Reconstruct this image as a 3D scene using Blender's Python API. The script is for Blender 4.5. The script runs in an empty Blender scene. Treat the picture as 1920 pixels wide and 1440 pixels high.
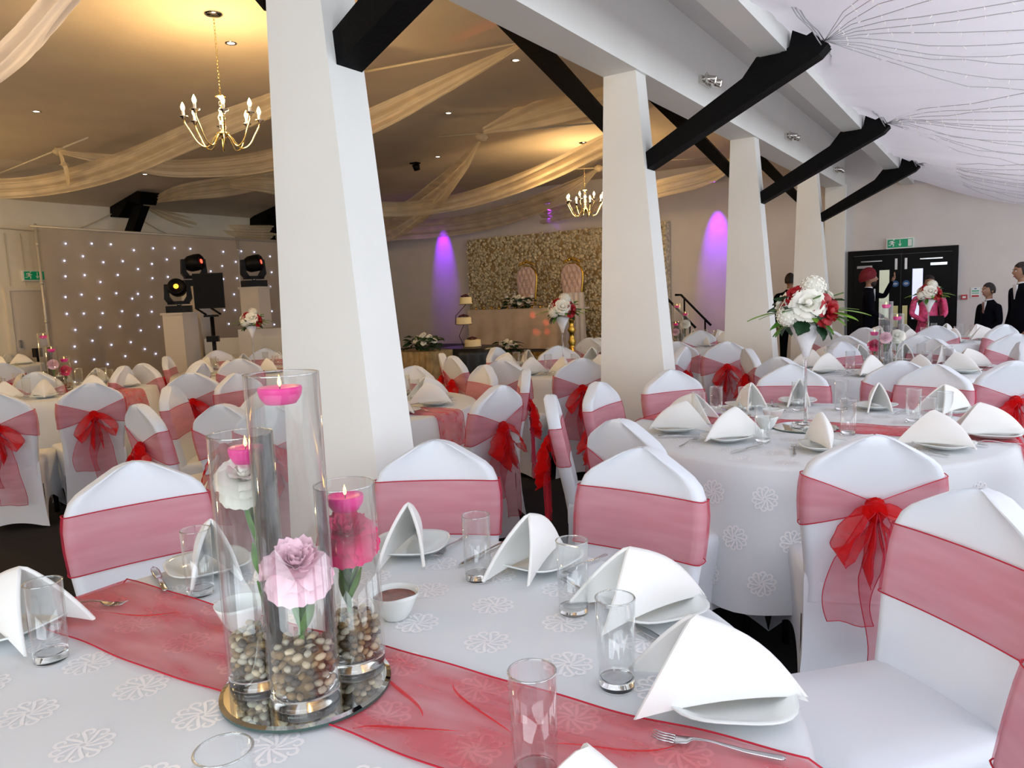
import bpy, math, random
from mathutils import Vector, Matrix, Euler
from math import sin, cos, pi, radians, sqrt, atan2
random.seed(7)
scene = bpy.context.scene
COL = scene.collection
# ---------------------------------------------------------------- camera
F_PX, CAM_H = 1387.0, 1.45
va = Vector((920, 202, -F_PX)).normalized()
vb = Vector((-2091, 80, -F_PX)); vb = (vb - va * vb.dot(va)).normalized()
vx = -vb; vz = vx.cross(va)
R3 = Matrix((vx, va, vz))
cam_data = bpy.data.cameras.new('camera'); cam = bpy.data.objects.new('camera', cam_data)
COL.objects.link(cam); scene.camera = cam
cam_data.sensor_width = 36.0; cam_data.lens = F_PX / 1920 * 36.0; cam_data.clip_start = 0.02
cam.matrix_world = Matrix.Translation((0, 0, CAM_H)) @ R3.to_4x4()
# ---------------------------------------------------------------- world, lights, exposure
scene.view_settings.view_transform = 'Standard'; scene.view_settings.look = 'None'
scene.view_settings.gamma = 1.0; scene.view_settings.use_curve_mapping = False
scene.view_settings.exposure = 0.12
w = bpy.data.worlds.new('world'); scene.world = w; w.use_nodes = True
w.node_tree.nodes['Background'].inputs[0].default_value = (0.75, 0.85, 1.0, 1)
w.node_tree.nodes['Background'].inputs[1].default_value = 1.0
def area(name, loc, rot, sx, sy, power, col):
    l = bpy.data.lights.new(name, 'AREA'); l.shape = 'RECTANGLE'; l.size = sx; l.size_y = sy
    l.energy = power; l.color = col
    o = bpy.data.objects.new(name, l); o.location = loc; o.rotation_euler = rot; COL.objects.link(o); return o
DAY = (0.89, 0.96, 1.0)
# daylight entering through the side windows and the glazed rear wall
for yy in (0.2, 3.9, 7.6, 11.2):
    area('window_daylight', (4.35, yy, 1.55), (0, radians(90), 0), 1.9, 2.9, 56, DAY)
area('window_daylight', (0.9, -3.35, 1.6), (radians(90), 0, 0), 5.6, 2.0, 165, DAY)
area('window_daylight', (-6.5, -3.35, 1.7), (radians(90), 0, 0), 4.4, 1.8, 16, (1.0, 0.95, 0.9))
# added fill lamps, unseen above the voile, to brighten the canopy
for yy in (-.6, 4.2, 9.2):
    area('canopy_fill_light', (2.3, yy, 4.34), (0, 0, 0), 4.0, 4.4, 92, (.93, .93, 1.0))
def spot(name, loc, target, power, col, angle=60, blend=.6, rad=.03):
    l = bpy.data.lights.new(name, 'SPOT'); l.energy = power; l.color = col
    l.spot_size = radians(angle); l.spot_blend = blend; l.shadow_soft_size = rad
    o = bpy.data.objects.new(name, l); o.location = loc
    o.rotation_euler = (Vector(target) - Vector(loc)).to_track_quat('-Z', 'Y').to_euler(); COL.objects.link(o); return o
# ---------------------------------------------------------------- projection helpers (a pixel and a known height or plane give a world point)
def ray(px, py): return R3 @ Vector((px - 960, -(py - 720), -F_PX))
def atz(px, py, z):
    v = ray(px, py); return Vector((0, 0, CAM_H)) + v * ((z - CAM_H) / v.z)
def aty(px, py, y):
    v = ray(px, py); return Vector((0, 0, CAM_H)) + v * (y / v.y)
def atx(px, py, x):
    v = ray(px, py); return Vector((0, 0, CAM_H)) + v * (x / v.x)
# ---------------------------------------------------------------- materials
def newmat(name):
    m = bpy.data.materials.new(name); m.use_nodes = True
    nt = m.node_tree; b = nt.nodes['Principled BSDF']; return m, nt, b
def mat(name, col, rough=.5, metal=0.0, noise=0.0, nscale=20, bump=0.0, bscale=60, spec=.5, trans=0, ior=1.45, sheen=0, emis=None, es=0, sss=0, coords='Object'):
    m, nt, b = newmat(name)
    b.inputs['Base Color'].default_value = (*col, 1); b.inputs['Roughness'].default_value = rough
    b.inputs['Metallic'].default_value = metal; b.inputs['Specular IOR Level'].default_value = spec
    b.inputs['Transmission Weight'].default_value = trans; b.inputs['IOR'].default_value = ior
    b.inputs['Sheen Weight'].default_value = sheen
    if emis: b.inputs['Emission Color'].default_value = (*emis, 1); b.inputs['Emission Strength'].default_value = es
    if noise or bump:
        tc = nt.nodes.new('ShaderNodeTexCoord')
    if noise:
        n = nt.nodes.new('ShaderNodeTexNoise'); n.inputs['Scale'].default_value = nscale; n.inputs['Detail'].default_value = 4
        nt.links.new(tc.outputs[coords], n.inputs['Vector'])
        r = nt.nodes.new('ShaderNodeValToRGB')
        r.color_ramp.elements[0].color = tuple(c * (1 - noise) for c in col) + (1,)
        r.color_ramp.elements[1].color = tuple(min(1, c * (1 + noise)) for c in col) + (1,)
        r.color_ramp.elements[0].position = .3; r.color_ramp.elements[1].position = .7
        nt.links.new(n.outputs['Fac'], r.inputs[0]); nt.links.new(r.outputs[0], b.inputs['Base Color'])
    if bump:
        n2 = nt.nodes.new('ShaderNodeTexNoise'); n2.inputs['Scale'].default_value = bscale; n2.inputs['Detail'].default_value = 3
        nt.links.new(tc.outputs[coords], n2.inputs['Vector'])
        bp = nt.nodes.new('ShaderNodeBump'); bp.inputs['Strength'].default_value = bump; bp.inputs['Distance'].default_value = .01
        nt.links.new(n2.outputs['Fac'], bp.inputs['Height']); nt.links.new(bp.outputs[0], b.inputs['Normal'])
    return m
def sheer(name, col, alpha, wave=.25, wscale=6, translucent=.5, dirn='Z', rough=.7):
    """woven see-through cloth: threads over holes, with faint lines where it is creased"""
    m, nt, b = newmat(name); nt.nodes.remove(b); N = nt.nodes; L = nt.links
    out = N['Material Output']; d = N.new('ShaderNodeBsdfDiffuse'); d.inputs[0].default_value = (*col, 1)
    t = N.new('ShaderNodeBsdfTranslucent'); t.inputs[0].default_value = (*col, 1)
    mx = N.new('ShaderNodeMixShader'); mx.inputs[0].default_value = translucent
    L.new(d.outputs[0], mx.inputs[1]); L.new(t.outputs[0], mx.inputs[2])
    tr = N.new('ShaderNodeBsdfTransparent')
    m2 = N.new('ShaderNodeMixShader'); L.new(tr.outputs[0], m2.inputs[1]); L.new(mx.outputs[0], m2.inputs[2])
    tc = N.new('ShaderNodeTexCoord'); mp = N.new('ShaderNodeMapping')
    mp.inputs['Scale'].default_value = {'Z': (1, 1, 6), 'X': (1.2, 4, 4), 'Y': (4, .8, 4), 'N': (1, 1, 1)}[dirn]
    n = N.new('ShaderNodeTexNoise'); n.inputs['Scale'].default_value = wscale; n.inputs['Detail'].default_value = 1.5; n.inputs['Distortion'].default_value = 0
    L.new(tc.outputs['Object'], mp.inputs[0]); L.new(mp.outputs[0], n.inputs['Vector'])
    mr = N.new('ShaderNodeMapRange'); mr.inputs[1].default_value = .3; mr.inputs[2].default_value = .7
    mr.inputs[3].default_value = alpha - wave; mr.inputs[4].default_value = min(1, alpha + wave)
    L.new(n.outputs['Fac'], mr.inputs[0]); L.new(mr.outputs[0], m2.inputs[0]); L.new(m2.outputs[0], out.inputs[0])
    return m
def thin_glass(name, tint=(1, 1, 1), refl=.045, edge=.60):
    m, nt, b = newmat(name); nt.nodes.remove(b); N = nt.nodes; L = nt.links; out = N['Material Output']
    tr = N.new('ShaderNodeBsdfTransparent'); tr.inputs[0].default_value = (*tint, 1)
    gl = N.new('ShaderNodeBsdfGlossy'); gl.inputs['Roughness'].default_value = .02; gl.inputs[0].default_value = (.95, .97, .97, 1)
    lw = N.new('ShaderNodeLayerWeight'); lw.inputs[0].default_value = .35
    mr = N.new('ShaderNodeMapRange'); mr.inputs[1].default_value = 0; mr.inputs[2].default_value = 1; mr.inputs[3].default_value = refl; mr.inputs[4].default_value = edge
    pw = N.new('ShaderNodeMath'); pw.operation = 'POWER'; pw.inputs[1].default_value = 2.2
    L.new(lw.outputs['Facing'], pw.inputs[0]); L.new(pw.outputs[0], mr.inputs[0])
    mx = N.new('ShaderNodeMixShader'); L.new(mr.outputs[0], mx.inputs[0]); L.new(tr.outputs[0], mx.inputs[1]); L.new(gl.outputs[0], mx.inputs[2])
    L.new(mx.outputs[0], out.inputs[0]); return m
M = {}
M['wall'] = mat('painted_wall', (.70, .65, .63), .75, noise=.03, nscale=3, bump=.05)
M['wall_cream'] = mat('cream_wall', (.76, .71, .60), .75, noise=.04, nscale=3, bump=.08)
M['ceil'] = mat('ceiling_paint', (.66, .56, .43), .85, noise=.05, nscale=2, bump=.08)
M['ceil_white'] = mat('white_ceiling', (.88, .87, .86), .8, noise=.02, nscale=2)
M['pillar'] = mat('pillar_paint', (.86, .86, .83), .6, noise=.02, nscale=2, bump=.04, bscale=20)
M['black_wood'] = mat('black_wood', (.0025, .0025, .003), .6, bump=.3, bscale=40, spec=.12)
M['carpet'] = mat('dark_carpet', (.006, .005, .006), .95, noise=.4, nscale=300, bump=.5, bscale=500)
M['spandex'] = mat('white_spandex', (.77, .81, .87), .62, bump=.03, bscale=500, sheen=.15)
M['cloth'] = mat('table_linen', (.76, .80, .83), .6, bump=.04, bscale=700, sheen=.1)
M['motif'] = mat('damask_thread', (.97, .97, .98), .3)
M['organza'] = sheer('red_organza', (.74, .055, .12), .44, .05, 5)
M['organza_bow'] = sheer('red_organza_gathered', (.88, .012, .012), .66, .10, 9)
M['organza_run'] = sheer('red_organza_runner', (.80, .03, .06), .47, .10, 6, .4, 'X')
M['hem'] = mat('red_hem', (.50, .008, .03), .6)
M['napkin'] = mat('napkin_linen', (.87, .87, .85), .8, bump=.05, bscale=600, sheen=.1)
M['china'] = mat('white_china', (.80, .84, .82), .12)
M['steel'] = mat('polished_steel', (.55, .55, .56), .18, 1.0)
M['mirror'] = mat('mirror_glass', (.82, .86, .84), .02, 1.0)
M['mirror_edge'] = mat('mirror_edge', (.05, .09, .08), .2)
M['glass'] = thin_glass('clear_glass', (.99, .995, .995), .05, .72)
M['glass_base'] = mat('thick_glass', (1, 1, 1), .02, trans=1.0, ior=1.45)
M['rim'] = thin_glass('glass_rim', (.85, .88, .88), .35, .9)
M['water'] = thin_glass('water', (.995, .998, .995), .02, .22)
M['wax_pink'] = mat('pink_wax', (.90, .01, .30), .35, emis=(1, .01, .3), es=.05)
M['wax_white'] = mat('white_wax', (.85, .83, .78), .4)
M['flame'] = mat('flame', (1, .6, .2), .5, emis=(1, .55, .12), es=6)
M['wick'] = mat('wick', (.03, .02, .02), .9)
M['peony_pale'] = mat('pale_pink_petal', (.93, .60, .70), .55, noise=.10, nscale=30)
M['peony_hot'] = mat('hot_pink_petal', (.92, .008, .17), .5, noise=.3, nscale=14)
M['petal_white'] = mat('white_petal', (.88, .86, .76), .55, noise=.05, nscale=20)
M['petal_red'] = mat('red_petal', (.36, .004, .010), .5, noise=.4, nscale=12)
M['leaf'] = mat('green_leaf', (.08, .22, .03), .45, noise=.4, nscale=25)
M['leaf_dark'] = mat('dark_leaf', (.014, .05, .018), .45, noise=.5, nscale=30)
M['leaf_bright'] = mat('bright_leaf', (.22, .42, .05), .45, noise=.35, nscale=25)
M['stem'] = mat('green_stem', (.20, .36, .08), .5)
for i, c in enumerate([(.34, .22, .10), (.62, .50, .32), (.10, .07, .045), (.28, .17, .06), (.48, .43, .32)]):
    M['pebble%d' % i] = mat('pebble_stone', c, .3, noise=.25, nscale=30)
M['sauce'] = mat('red_brown_sauce', (.20, .035, .012), .15, noise=.3, nscale=60)
M['brass'] = mat('brass', (.75, .58, .24), .2, 1.0)
M['chrome'] = mat('chrome', (.7, .68, .64), .12, 1.0)
M['bulb'] = mat('lit_bulb', (1, .8, .5), .3, emis=(1, .72, .32), es=14)
M['lamp_lens'] = mat('lit_lens', (1, 1, 1), .3, emis=(1, .9, .7), es=6)
M['led'] = mat('blue_white_led', (.6, .7, 1), .3, emis=(.55, .6, 1), es=4)
M['led_warm'] = mat('warm_led', (1, .95, .9), .4, emis=(1, .97, .95), es=.12)
M['purple'] = mat('purple_lamp', (.5, .1, 1), .4, emis=(.45, .05, 1), es=5)
M['drape'] = sheer('cream_voile', (.88, .77, .57), .74, .12, 3, .45, 'N')
M['voile'] = sheer('white_voile', (.88, .86, .90), .95, .05, 1.5, .5, 'N')
M['backdrop'] = mat('backdrop_cloth', (.50, .42, .33), .85, noise=.05, nscale=2, bump=.35, bscale=3)
M['pipe'] = mat('pale_pipe', (.62, .57, .48), .4, .3)
M['black'] = mat('black_plastic', (.004, .004, .005), .45, spec=.2)
M['black_door'] = mat('black_door', (.0025, .0025, .003), .4, spec=.15)
M['door_glass'] = mat('bright_pane', (.6, .65, .5), .2, emis=(.62, .66, .52), es=.35)
M['door_glass2'] = mat('blue_bright_pane', (.6, .65, .9), .2, emis=(.70, .74, 1), es=.75)
M['plinth'] = mat('plinth_paint', (.66, .60, .54), .6)
M['gold'] = mat('gold_frame', (.80, .52, .10), .25, 1.0, bump=.3, bscale=60)
M['satin'] = mat('blush_satin', (.68, .50, .47), .4, sheen=.3)
M['gold_cloth'] = mat('gold_cloth', (.36, .25, .11), .5, noise=.3, nscale=10)
M['beige_cloth'] = mat('beige_satin', (.58, .46, .36), .45, noise=.12, nscale=4, bump=.3, bscale=4)
M['black_cloth'] = mat('black_satin', (.012, .012, .012), .35)
M['icing'] = mat('cream_icing', (.80, .66, .36), .5)
M['berries'] = mat('dark_berries', (.06, .008, .012), .4)
M['sign_green'] = mat('sign_green', (.0, .27, .12), .4, emis=(0, .3, .13), es=.15)
M['sign_white'] = mat('sign_white', (.8, .82, .8), .4)
M['sign_blue'] = mat('sign_blue', (.02, .10, .30), .4)
M['red_plastic'] = mat('red_plastic', (.5, .02, .03), .4)
M['skin'] = mat('skin', (.36, .19, .12), .5)
M['suit'] = mat('navy_suit', (.003, .0035, .007), .9, spec=.1)
M['shirt'] = mat('white_shirt', (.75, .75, .78), .7)
M['turban'] = mat('crimson_turban', (.17, .004, .012), .7, bump=.5, bscale=30)
M['hair'] = mat('dark_hair', (.015, .01, .008), .6)
M['pink_dress'] = mat('pink_dress', (.75, .08, .22), .6, noise=.4, nscale=25)
M['tie'] = mat('brown_tie', (.2, .1, .08), .6)
M['brass_plate'] = mat('brass_plate', (.70, .62, .30), .3, 1.0)
M['frame_white'] = mat('window_frame_paint', (.8, .8, .8), .5)
M['cable'] = mat('clear_cable', (.50, .49, .50), .5)
M['copper'] = mat('cream_cable', (.55, .48, .36), .5)
M['blossom'] = mat('cream_blossom', (.60, .52, .35), .7, noise=.55, nscale=22, bump=1.0, bscale=30)
M['screen_orange'] = mat('orange_glow', (1, .3, .02), .4, emis=(1, .28, .02), es=5)
M['red_led'] = mat('red_led', (1, .05, .02), .4, emis=(1, .06, .03), es=4)
M['fluff'] = mat('white_feather', (.86, .84, .86), .8, bump=.6, bscale=60)
# ---------------------------------------------------------------- mesh helpers
class B:
    def __init__(s): s.v = []; s.f = []
    def add(s, vs, fs):
        o = len(s.v); s.v += [tuple(p) for p in vs]; s.f += [tuple(i + o for i in f) for f in fs]; return s
    def box(s, x0, x1, y0, y1, z0, z1, mtx=None):
        vs = [Vector(p) for p in ((x0,y0,z0),(x1,y0,z0),(x1,y1,z0),(x0,y1,z0),(x0,y0,z1),(x1,y0,z1),(x1,y1,z1),(x0,y1,z1))]
        if mtx: vs = [mtx @ p for p in vs]
        return s.add(vs, [(3,2,1,0),(4,5,6,7),(0,1,5,4),(1,2,6,5),(2,3,7,6),(3,0,4,7)])
    def grid(s, fn, nu, nv, cu=False, cv=False):
        vs = []; mu = nu if cu else nu + 1; mv = nv if cv else nv + 1
        for i in range(mu):
            for j in range(mv): vs.append(fn(i / nu, j / nv))
        fs = []
        for i in range(nu):
            for j in range(nv):
                a, b_ = i % mu, (i + 1) % mu; c, d = j % mv, (j + 1) % mv
                fs.append((a * mv + c, b_ * mv + c, b_ * mv + d, a * mv + d))
        return s.add(vs, fs)
    def lathe(s, prof, seg=24, mtx=None):
        n = len(prof)
        vs = []
        for k in range(seg):
            a = 2 * pi * k / seg
            for r, z in prof:
                p = Vector((r * cos(a), r * sin(a), z)); vs.append(mtx @ p if mtx else p)
        fs = []
        for k in range(seg):
            k2 = (k + 1) % seg
            for j in range(n - 1): fs.append((k * n + j, k2 * n + j, k2 * n + j + 1, k * n + j + 1))
        return s.add(vs, fs)
    def tube(s, pts, r, seg=8, cap=True):
        pts = [Vector(p) for p in pts]; n = len(pts); vs = []; fs = []
        up = Vector((0, 0, 1)); prev = None
        for i, p in enumerate(pts):
            t = (pts[min(i + 1, n - 1)] - pts[max(i - 1, 0)]); t = t.normalized() if t.length > 1e-9 else Vector((0, 0, 1))
            if prev is None:
                a = t.cross(up) if abs(t.z) < .95 else t.cross(Vector((1, 0, 0)))
            else: a = prev - t * prev.dot(t)
            a.normalize(); prev = a; b_ = t.cross(a)
            rr = r[i] if isinstance(r, (list, tuple)) else r
            for k in range(seg):
                q = 2 * pi * k / seg; vs.append(p + (a * cos(q) + b_ * sin(q)) * rr)
        for i in range(n - 1):
            for k in range(seg):
                k2 = (k + 1) % seg; fs.append((i * seg + k, i * seg + k2, (i + 1) * seg + k2, (i + 1) * seg + k))
        if cap: fs.append(tuple(range(seg - 1, -1, -1))); fs.append(tuple((n - 1) * seg + k for k in range(seg)))
        return s.add(vs, fs)
    def ball(s, c, rx, ry=None, rz=None, nu=10, nv=7, fn=None):
        ry = ry or rx; rz = rz or rx; c = Vector(c)
        def g(u, v):
            a = 2 * pi * u; t = pi * (v * .996 + .002); d = Vector((sin(t) * cos(a) * rx, sin(t) * sin(a) * ry, -cos(t) * rz))
            if fn: d *= fn(a, t)
            return c + d
        return s.grid(g, nu, nv, cu=True)
    def poly(s, pts, thick, mtx=None):
        """flat outline in XZ, extruded along Y"""
        n = len(pts)
        vs = [Vector((x, -thick / 2, z)) for x, z in pts] + [Vector((x, thick / 2, z)) for x, z in pts]
        if mtx: vs = [mtx @ p for p in vs]
        fs = [tuple(range(n)), tuple(range(2 * n - 1, n - 1, -1))] + [(i, i + n, (i + 1) % n + n, (i + 1) % n) for i in range(n)]
        return s.add(vs, fs)
    def mesh(s, name, m, smooth=True, sharp=None):
        me = bpy.data.meshes.new(name); me.from_pydata([tuple(p) for p in s.v], [], s.f)
        me.materials.append(M[m]); me.polygons.foreach_set('use_smooth', [smooth] * len(me.polygons))
        if sharp is not None and smooth: me.set_sharp_from_angle(angle=radians(sharp))
        me.update(); return me
    def obj(s, name, m, parent=None, smooth=True, sharp=None, label=None, cat=None, group=None, kind=None, loc=None):
        o = bpy.data.objects.new(name, s.mesh(name, m, smooth, sharp)); COL.objects.link(o)
        if parent: o.parent = parent
        if loc: o.location = loc
        return tag(o, label, cat, group, kind)
def tag(o, label=None, cat=None, group=None, kind=None):
    if label: o['label'] = label
    if cat: o['category'] = cat
    if group: o['group'] = group
    if kind: o['kind'] = kind
    return o
def empty(name, loc=(0, 0, 0), rz=0, label=None, cat=None, group=None, kind=None):
    o = bpy.data.objects.new(name, None); COL.objects.link(o); o.location = loc; o.rotation_euler = (0, 0, rz); o.empty_display_size = .1
    return tag(o, label, cat, group, kind)
def copy_tree(o, kids, parent=None):
    c = o.copy(); COL.objects.link(c); c.parent = parent
    for k in kids.get(o.name, []): copy_tree(k, kids, c)
    return c
def dup(o, loc, rz, label, group=None, scale=None):
    kids = {}
    def walk(q):
        kids[q.name] = list(q.children)
        for ch in q.children: walk(ch)
    walk(o); c = copy_tree(o, kids); c.location = loc; c.rotation_euler = (0, 0, rz); c['label'] = label
    if group: c['group'] = group
    if scale: c.scale = (scale,) * 3
    return c
def me_obj(name, me, parent=None, loc=(0, 0, 0), rot=(0, 0, 0), scale=(1, 1, 1)):
    o = bpy.data.objects.new(name, me); COL.objects.link(o); o.parent = parent
    o.location = loc; o.rotation_euler = rot; o.scale = scale; return o
def lerp_tab(tab, x):
    for (a, b_), (c, d) in zip(tab, tab[1:]):
        if x <= c: return b_ + (d - b_) * max(0, min(1, (x - a) / (c - a)))
    return tab[-1][1]
# ================================================================ STRUCTURE
XL, XR, YB, YF, XA = -13.1, 4.5, 13.06, -3.5, -2.3
B().box(XL - .3, XR + .3, YF - .3, YB + .3, -.1, 0).obj('floor', 'carpet', smooth=False, kind='structure')
B().box(XL - .2, XL, YF, YB, 0, 3.7).obj('wall_left', 'wall_cream', smooth=False, kind='structure')
B().box(XL, XR, YB, YB + .2, 0, 4.6).obj('wall_back', 'wall', smooth=False, kind='structure')
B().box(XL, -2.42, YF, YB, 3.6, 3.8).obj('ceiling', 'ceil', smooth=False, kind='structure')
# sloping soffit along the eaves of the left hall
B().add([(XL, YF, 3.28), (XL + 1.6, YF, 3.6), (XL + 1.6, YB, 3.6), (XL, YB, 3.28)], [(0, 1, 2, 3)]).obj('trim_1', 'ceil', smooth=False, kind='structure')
# right hall ceiling: falls a little from the arcade beam, then rises over the voile
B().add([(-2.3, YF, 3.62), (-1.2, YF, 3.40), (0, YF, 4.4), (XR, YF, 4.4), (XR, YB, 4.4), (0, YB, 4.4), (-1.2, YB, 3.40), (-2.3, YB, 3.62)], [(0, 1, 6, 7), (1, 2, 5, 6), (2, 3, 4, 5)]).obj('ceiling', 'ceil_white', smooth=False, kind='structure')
# right wall with window openings
def wall_with_holes(name, along, const, lo, hi, ztop, holes, z0, z1, thick, m):
    b = B(); segs = []; p = lo
    def bx(a, c, za, zb):
        if along == 'y': b.box(const, const + thick, a, c, za, zb)
        else: b.box(a, c, const - thick, const, za, zb)
    for a, c in holes: bx(p, a, 0, ztop); bx(a, c, 0, z0); bx(a, c, z1, ztop); p = c
    bx(p, hi, 0, ztop)
    b.obj(name, m, smooth=False, kind='structure')
yh = [(yy - 1.5, yy + 1.5) for yy in (0.2, 3.9, 7.6, 11.2)]
wall_with_holes('wall_right', 'y', XR, YF, YB, 4.5, yh, .55, 2.55, .25, 'wall')
wall_with_holes('wall_front', 'x', YF, XL, XR, 4.5, [(-8.8, -4.2), (-2.0, 3.8)], .55, 2.65, .25, 'wall')
def window(idx, x0, x1, y0, y1, z0, z1):
    t = empty('window_%d' % idx, ((x0 + x1) / 2, (y0 + y1) / 2, z0), kind='structure')
    W = (x1 - x0) + (y1 - y0); al = 'x' if x1 - x0 > y1 - y0 else 'y'
    def bb(a, c, za, zb, d):
        return B().box(a, c, -d, d, za, zb) if al == 'x' else B().box(-d, d, a, c, za, zb)
    H = z1 - z0
    for a, c, za, zb in [(-W/2, W/2, 0, .06), (-W/2, W/2, H-.06, H), (-W/2, -W/2+.06, .06, H-.06), (W/2-.06, W/2, .06, H-.06), (-.03, .03, .06, H-.06)]:
        bb(a, c, za, zb, .03).obj('window_frame', 'frame_white', t, smooth=False)
    for a, c in [(-W/2+.06, -.03), (.03, W/2-.06)]:
        bb(a, c, .06, H-.06, .004).obj('pane', 'glass', t, smooth=False)
for i, (a, c) in enumerate(yh): window(i + 1, XR + .12, XR + .12, a, c, .55, 2.55)
window(5, -8.8, -4.2, YF - .12, YF - .12, .55, 2.65); window(6, -2.0, 3.8, YF - .12, YF - .12, .55, 2.65)
# arcade beam
B().box(-2.42, -2.15, YF, YB, 2.97, 3.62).obj('trim_2', 'pillar', smooth=False, kind='structure')
B().box(-1.34, -1.17, YF, YB, 2.90, 3.13).obj('trim_3', 'pillar', smooth=False, kind='structure')
# tapering pillars
PY = [(2.0, 'nearest white pillar, widest in view, tapering towards the beam'), (4.97, 'second white tapering pillar, behind the group of chairs in the middle'),
      (7.93, 'third white tapering pillar, left of the tall rose centrepiece'), (11.0, 'farthest free-standing white tapering pillar, beside the black doors'), (-.98, 'white tapering pillar behind the photographer, outside the picture')]
for i, (y, lab) in enumerate(PY):
    b = B(); vs = []; sx_ = .045 if i == 0 else 0
    for z in (0, .12, 2.97):
        xr = -1.91 - z * .087 + sx_; xl = -2.41 - (3.1 - z) * .033 + sx_; d0 = y - .01 * (3 - z) ; d1 = y + .17 + .012 * (3 - z)
        vs += [(xl, d0, z), (xr, d0, z), (xr, d1, z), (xl, d1, z)]
    fs = [(0,1,5,4),(1,2,6,5),(2,3,7,6),(3,0,4,7),(4,5,9,8),(5,6,10,9),(6,7,11,10),(7,4,8,11),(3,2,1,0),(8,9,10,11)]
    b.add(vs, fs).obj('pillar', 'pillar', smooth=False, label=lab, cat='pillar')
B().box(-2.42, -2.12, YB - .12, YB, 0, 3.0).obj('trim_4', 'pillar', smooth=False, kind='structure')
# black braces
rn = ['on the nearest pillar, cut by the top of the picture', 'on the second pillar, longest diagonal in view', 'on the third pillar, above the tall rose centrepiece', 'on the fourth pillar, shortest, left of the exit sign', 'on the pillar behind the photographer']
for i, (y, _) in enumerate(PY):
    yc = y + .10
    t = empty('roof_brace', (-2.1, yc, 2.3), label='black timber brace rising right ' + rn[i], cat='brace')
    def q(name, pts, th):
        B().poly([(x + 2.1, z - 2.3) for x, z in pts], th).obj(name, 'black_wood', t, smooth=False)
    q('brace_beam', [(-2.13, 2.29), (-2.13, 2.41), (-1.42, 2.80), (-1.02, 2.98), (-.93, 2.89), (-.98, 2.84)], .13)
    q('gusset', [(-1.46, 2.78), (-1.36, 2.905), (-1.165, 2.90), (-1.14, 3.02), (-.93, 2.90), (-1.0, 2.84)], .09)
ln = ['behind the nearest pillar', 'on the second pillar, meeting the ceiling left of it', 'on the third pillar, seen between second and third pillar', 'on the fourth pillar, mostly hidden', 'behind the photographer']
for i, (y, _) in enumerate(PY):
    t = empty('ceiling_brace', (-2.45, y + .1, 2.6), label='black timber brace rising left ' + ln[i], cat='brace')
    B().poly([(0, 0), (0, .15), (-.70, .98), (-.92, .98)], .12).obj('brace_beam', 'black_wood', t, smooth=False)
    B().poly([(-.70, .98), (-.66, .92), (-.05, .90), (-.05, .97)], .05).obj('tie_rail', 'black_wood', t, smooth=False)
    B().poly([(-.42, .66), (-.10, .78), (-.10, .81), (-.44, .70)], .05).obj('tie_rail', 'black_wood', t, smooth=False)
# braces at the left wall
for (px, py), lab in (((250, 380), 'black bent timber knee on the left wall above the star backdrop'), ((508, 405), 'black timber knee on the left wall half hidden by the near pillar')):
    c = atx(px, py, -12.6)
    t = empty('wall_brace', c, label=lab, cat='brace')
    def wp(pts):
        o_ = []
        for a, b_ in pts: p = aty(a + px - 250, b_ + py - 380, c.y) - c; o_.append((p.x, p.z))
        return o_
    B().poly(wp([(222, 408), (222, 386), (248, 366), (268, 359), (283, 361), (277, 384), (256, 378), (238, 408)]), .3).obj('brace_knee', 'black_wood', t, smooth=False)
    B().poly(wp([(234, 446), (250, 446), (272, 386), (256, 384)]), .14, Matrix.Translation((0, .02, 0))).obj('brace_post', 'black_wood', t, smooth=False)
# doors --------------------------------------------------------
t = empty('door_1', (-1.32, YB, 0), kind='structure')
def bp(name, m, *a, parent=t, **k): return B().box(*a).obj(name, m, parent, smooth=False, **k)
bp('door_frame', 'black_door', -.76, -.68, -.06, 0, 0, 1.94); bp('door_frame', 'black_door', .68, .76, -.06, 0, 0, 1.94); bp('door_frame', 'black_door', -.68, .68, -.06, 0, 1.86, 1.94)
for s in (-1, 1):
    lf = bp('door_leaf', 'black_door', min(s * .005, s * .68), max(s * .005, s * .68), -.045, -.005, 0, 1.855)
    bp('vision_panel', 'door_glass' if s < 0 else 'door_glass2', min(s * .16, s * .30), max(s * .16, s * .30), -.052, -.045, .85, 1.62, parent=lf)
    bp('push_plate', 'brass_plate', min(s * .03, s * .10), max(s * .03, s * .10), -.055, -.045, .72, 1.06, parent=lf)
    bp('kick_plate', 'steel', min(s * .16, s * .28), max(s * .16, s * .28), -.052, -.045, .30, .60, parent=lf)
    bp('door_closer', 'steel', min(s * .40, s * .62), max(s * .40, s * .62), -.085, -.045, 1.66, 1.70, parent=lf)
    bp('closer_arm', 'steel', min(s * .26, s * .56), max(s * .26, s * .56), -.10, -.085, 1.755, 1.772, parent=lf)
    bp('bolt_plate', 'steel', min(s * .05, s * .085), max(s * .05, s * .085), -.055, -.045, 1.62, 1.79, parent=lf)
    B().lathe([(.0001, 0), (.05, 0), (.05, .006), (.0001, .006)], 16, Matrix.Translation((s * .075, -.045, 1.40)) @ Matrix.Rotation(radians(90), 4, 'X')).obj('door_sign', 'sign_blue', lf, smooth=False)
    bp('sign_text', 'sign_white', s * .075 - .03, s * .075 + .03, -.053, -.051, 1.395, 1.405, parent=lf)
    for dz in (-.02, .012): bp('sign_text', 'sign_white', s * .075 - .02, s * .075 + .02, -.053, -.051, 1.40 + dz, 1.404 + dz, parent=lf)
t = empty('door_2', (XL, 5.80, 0), kind='structure')
for a in ((0, .05, -.40, -.33, 0, 1.92), (0, .05, .33, .40, 0, 1.92), (0, .05, -.33, .33, 1.85, 1.92)): bp('door_frame', 'wall_cream', *a, parent=t)
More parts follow.
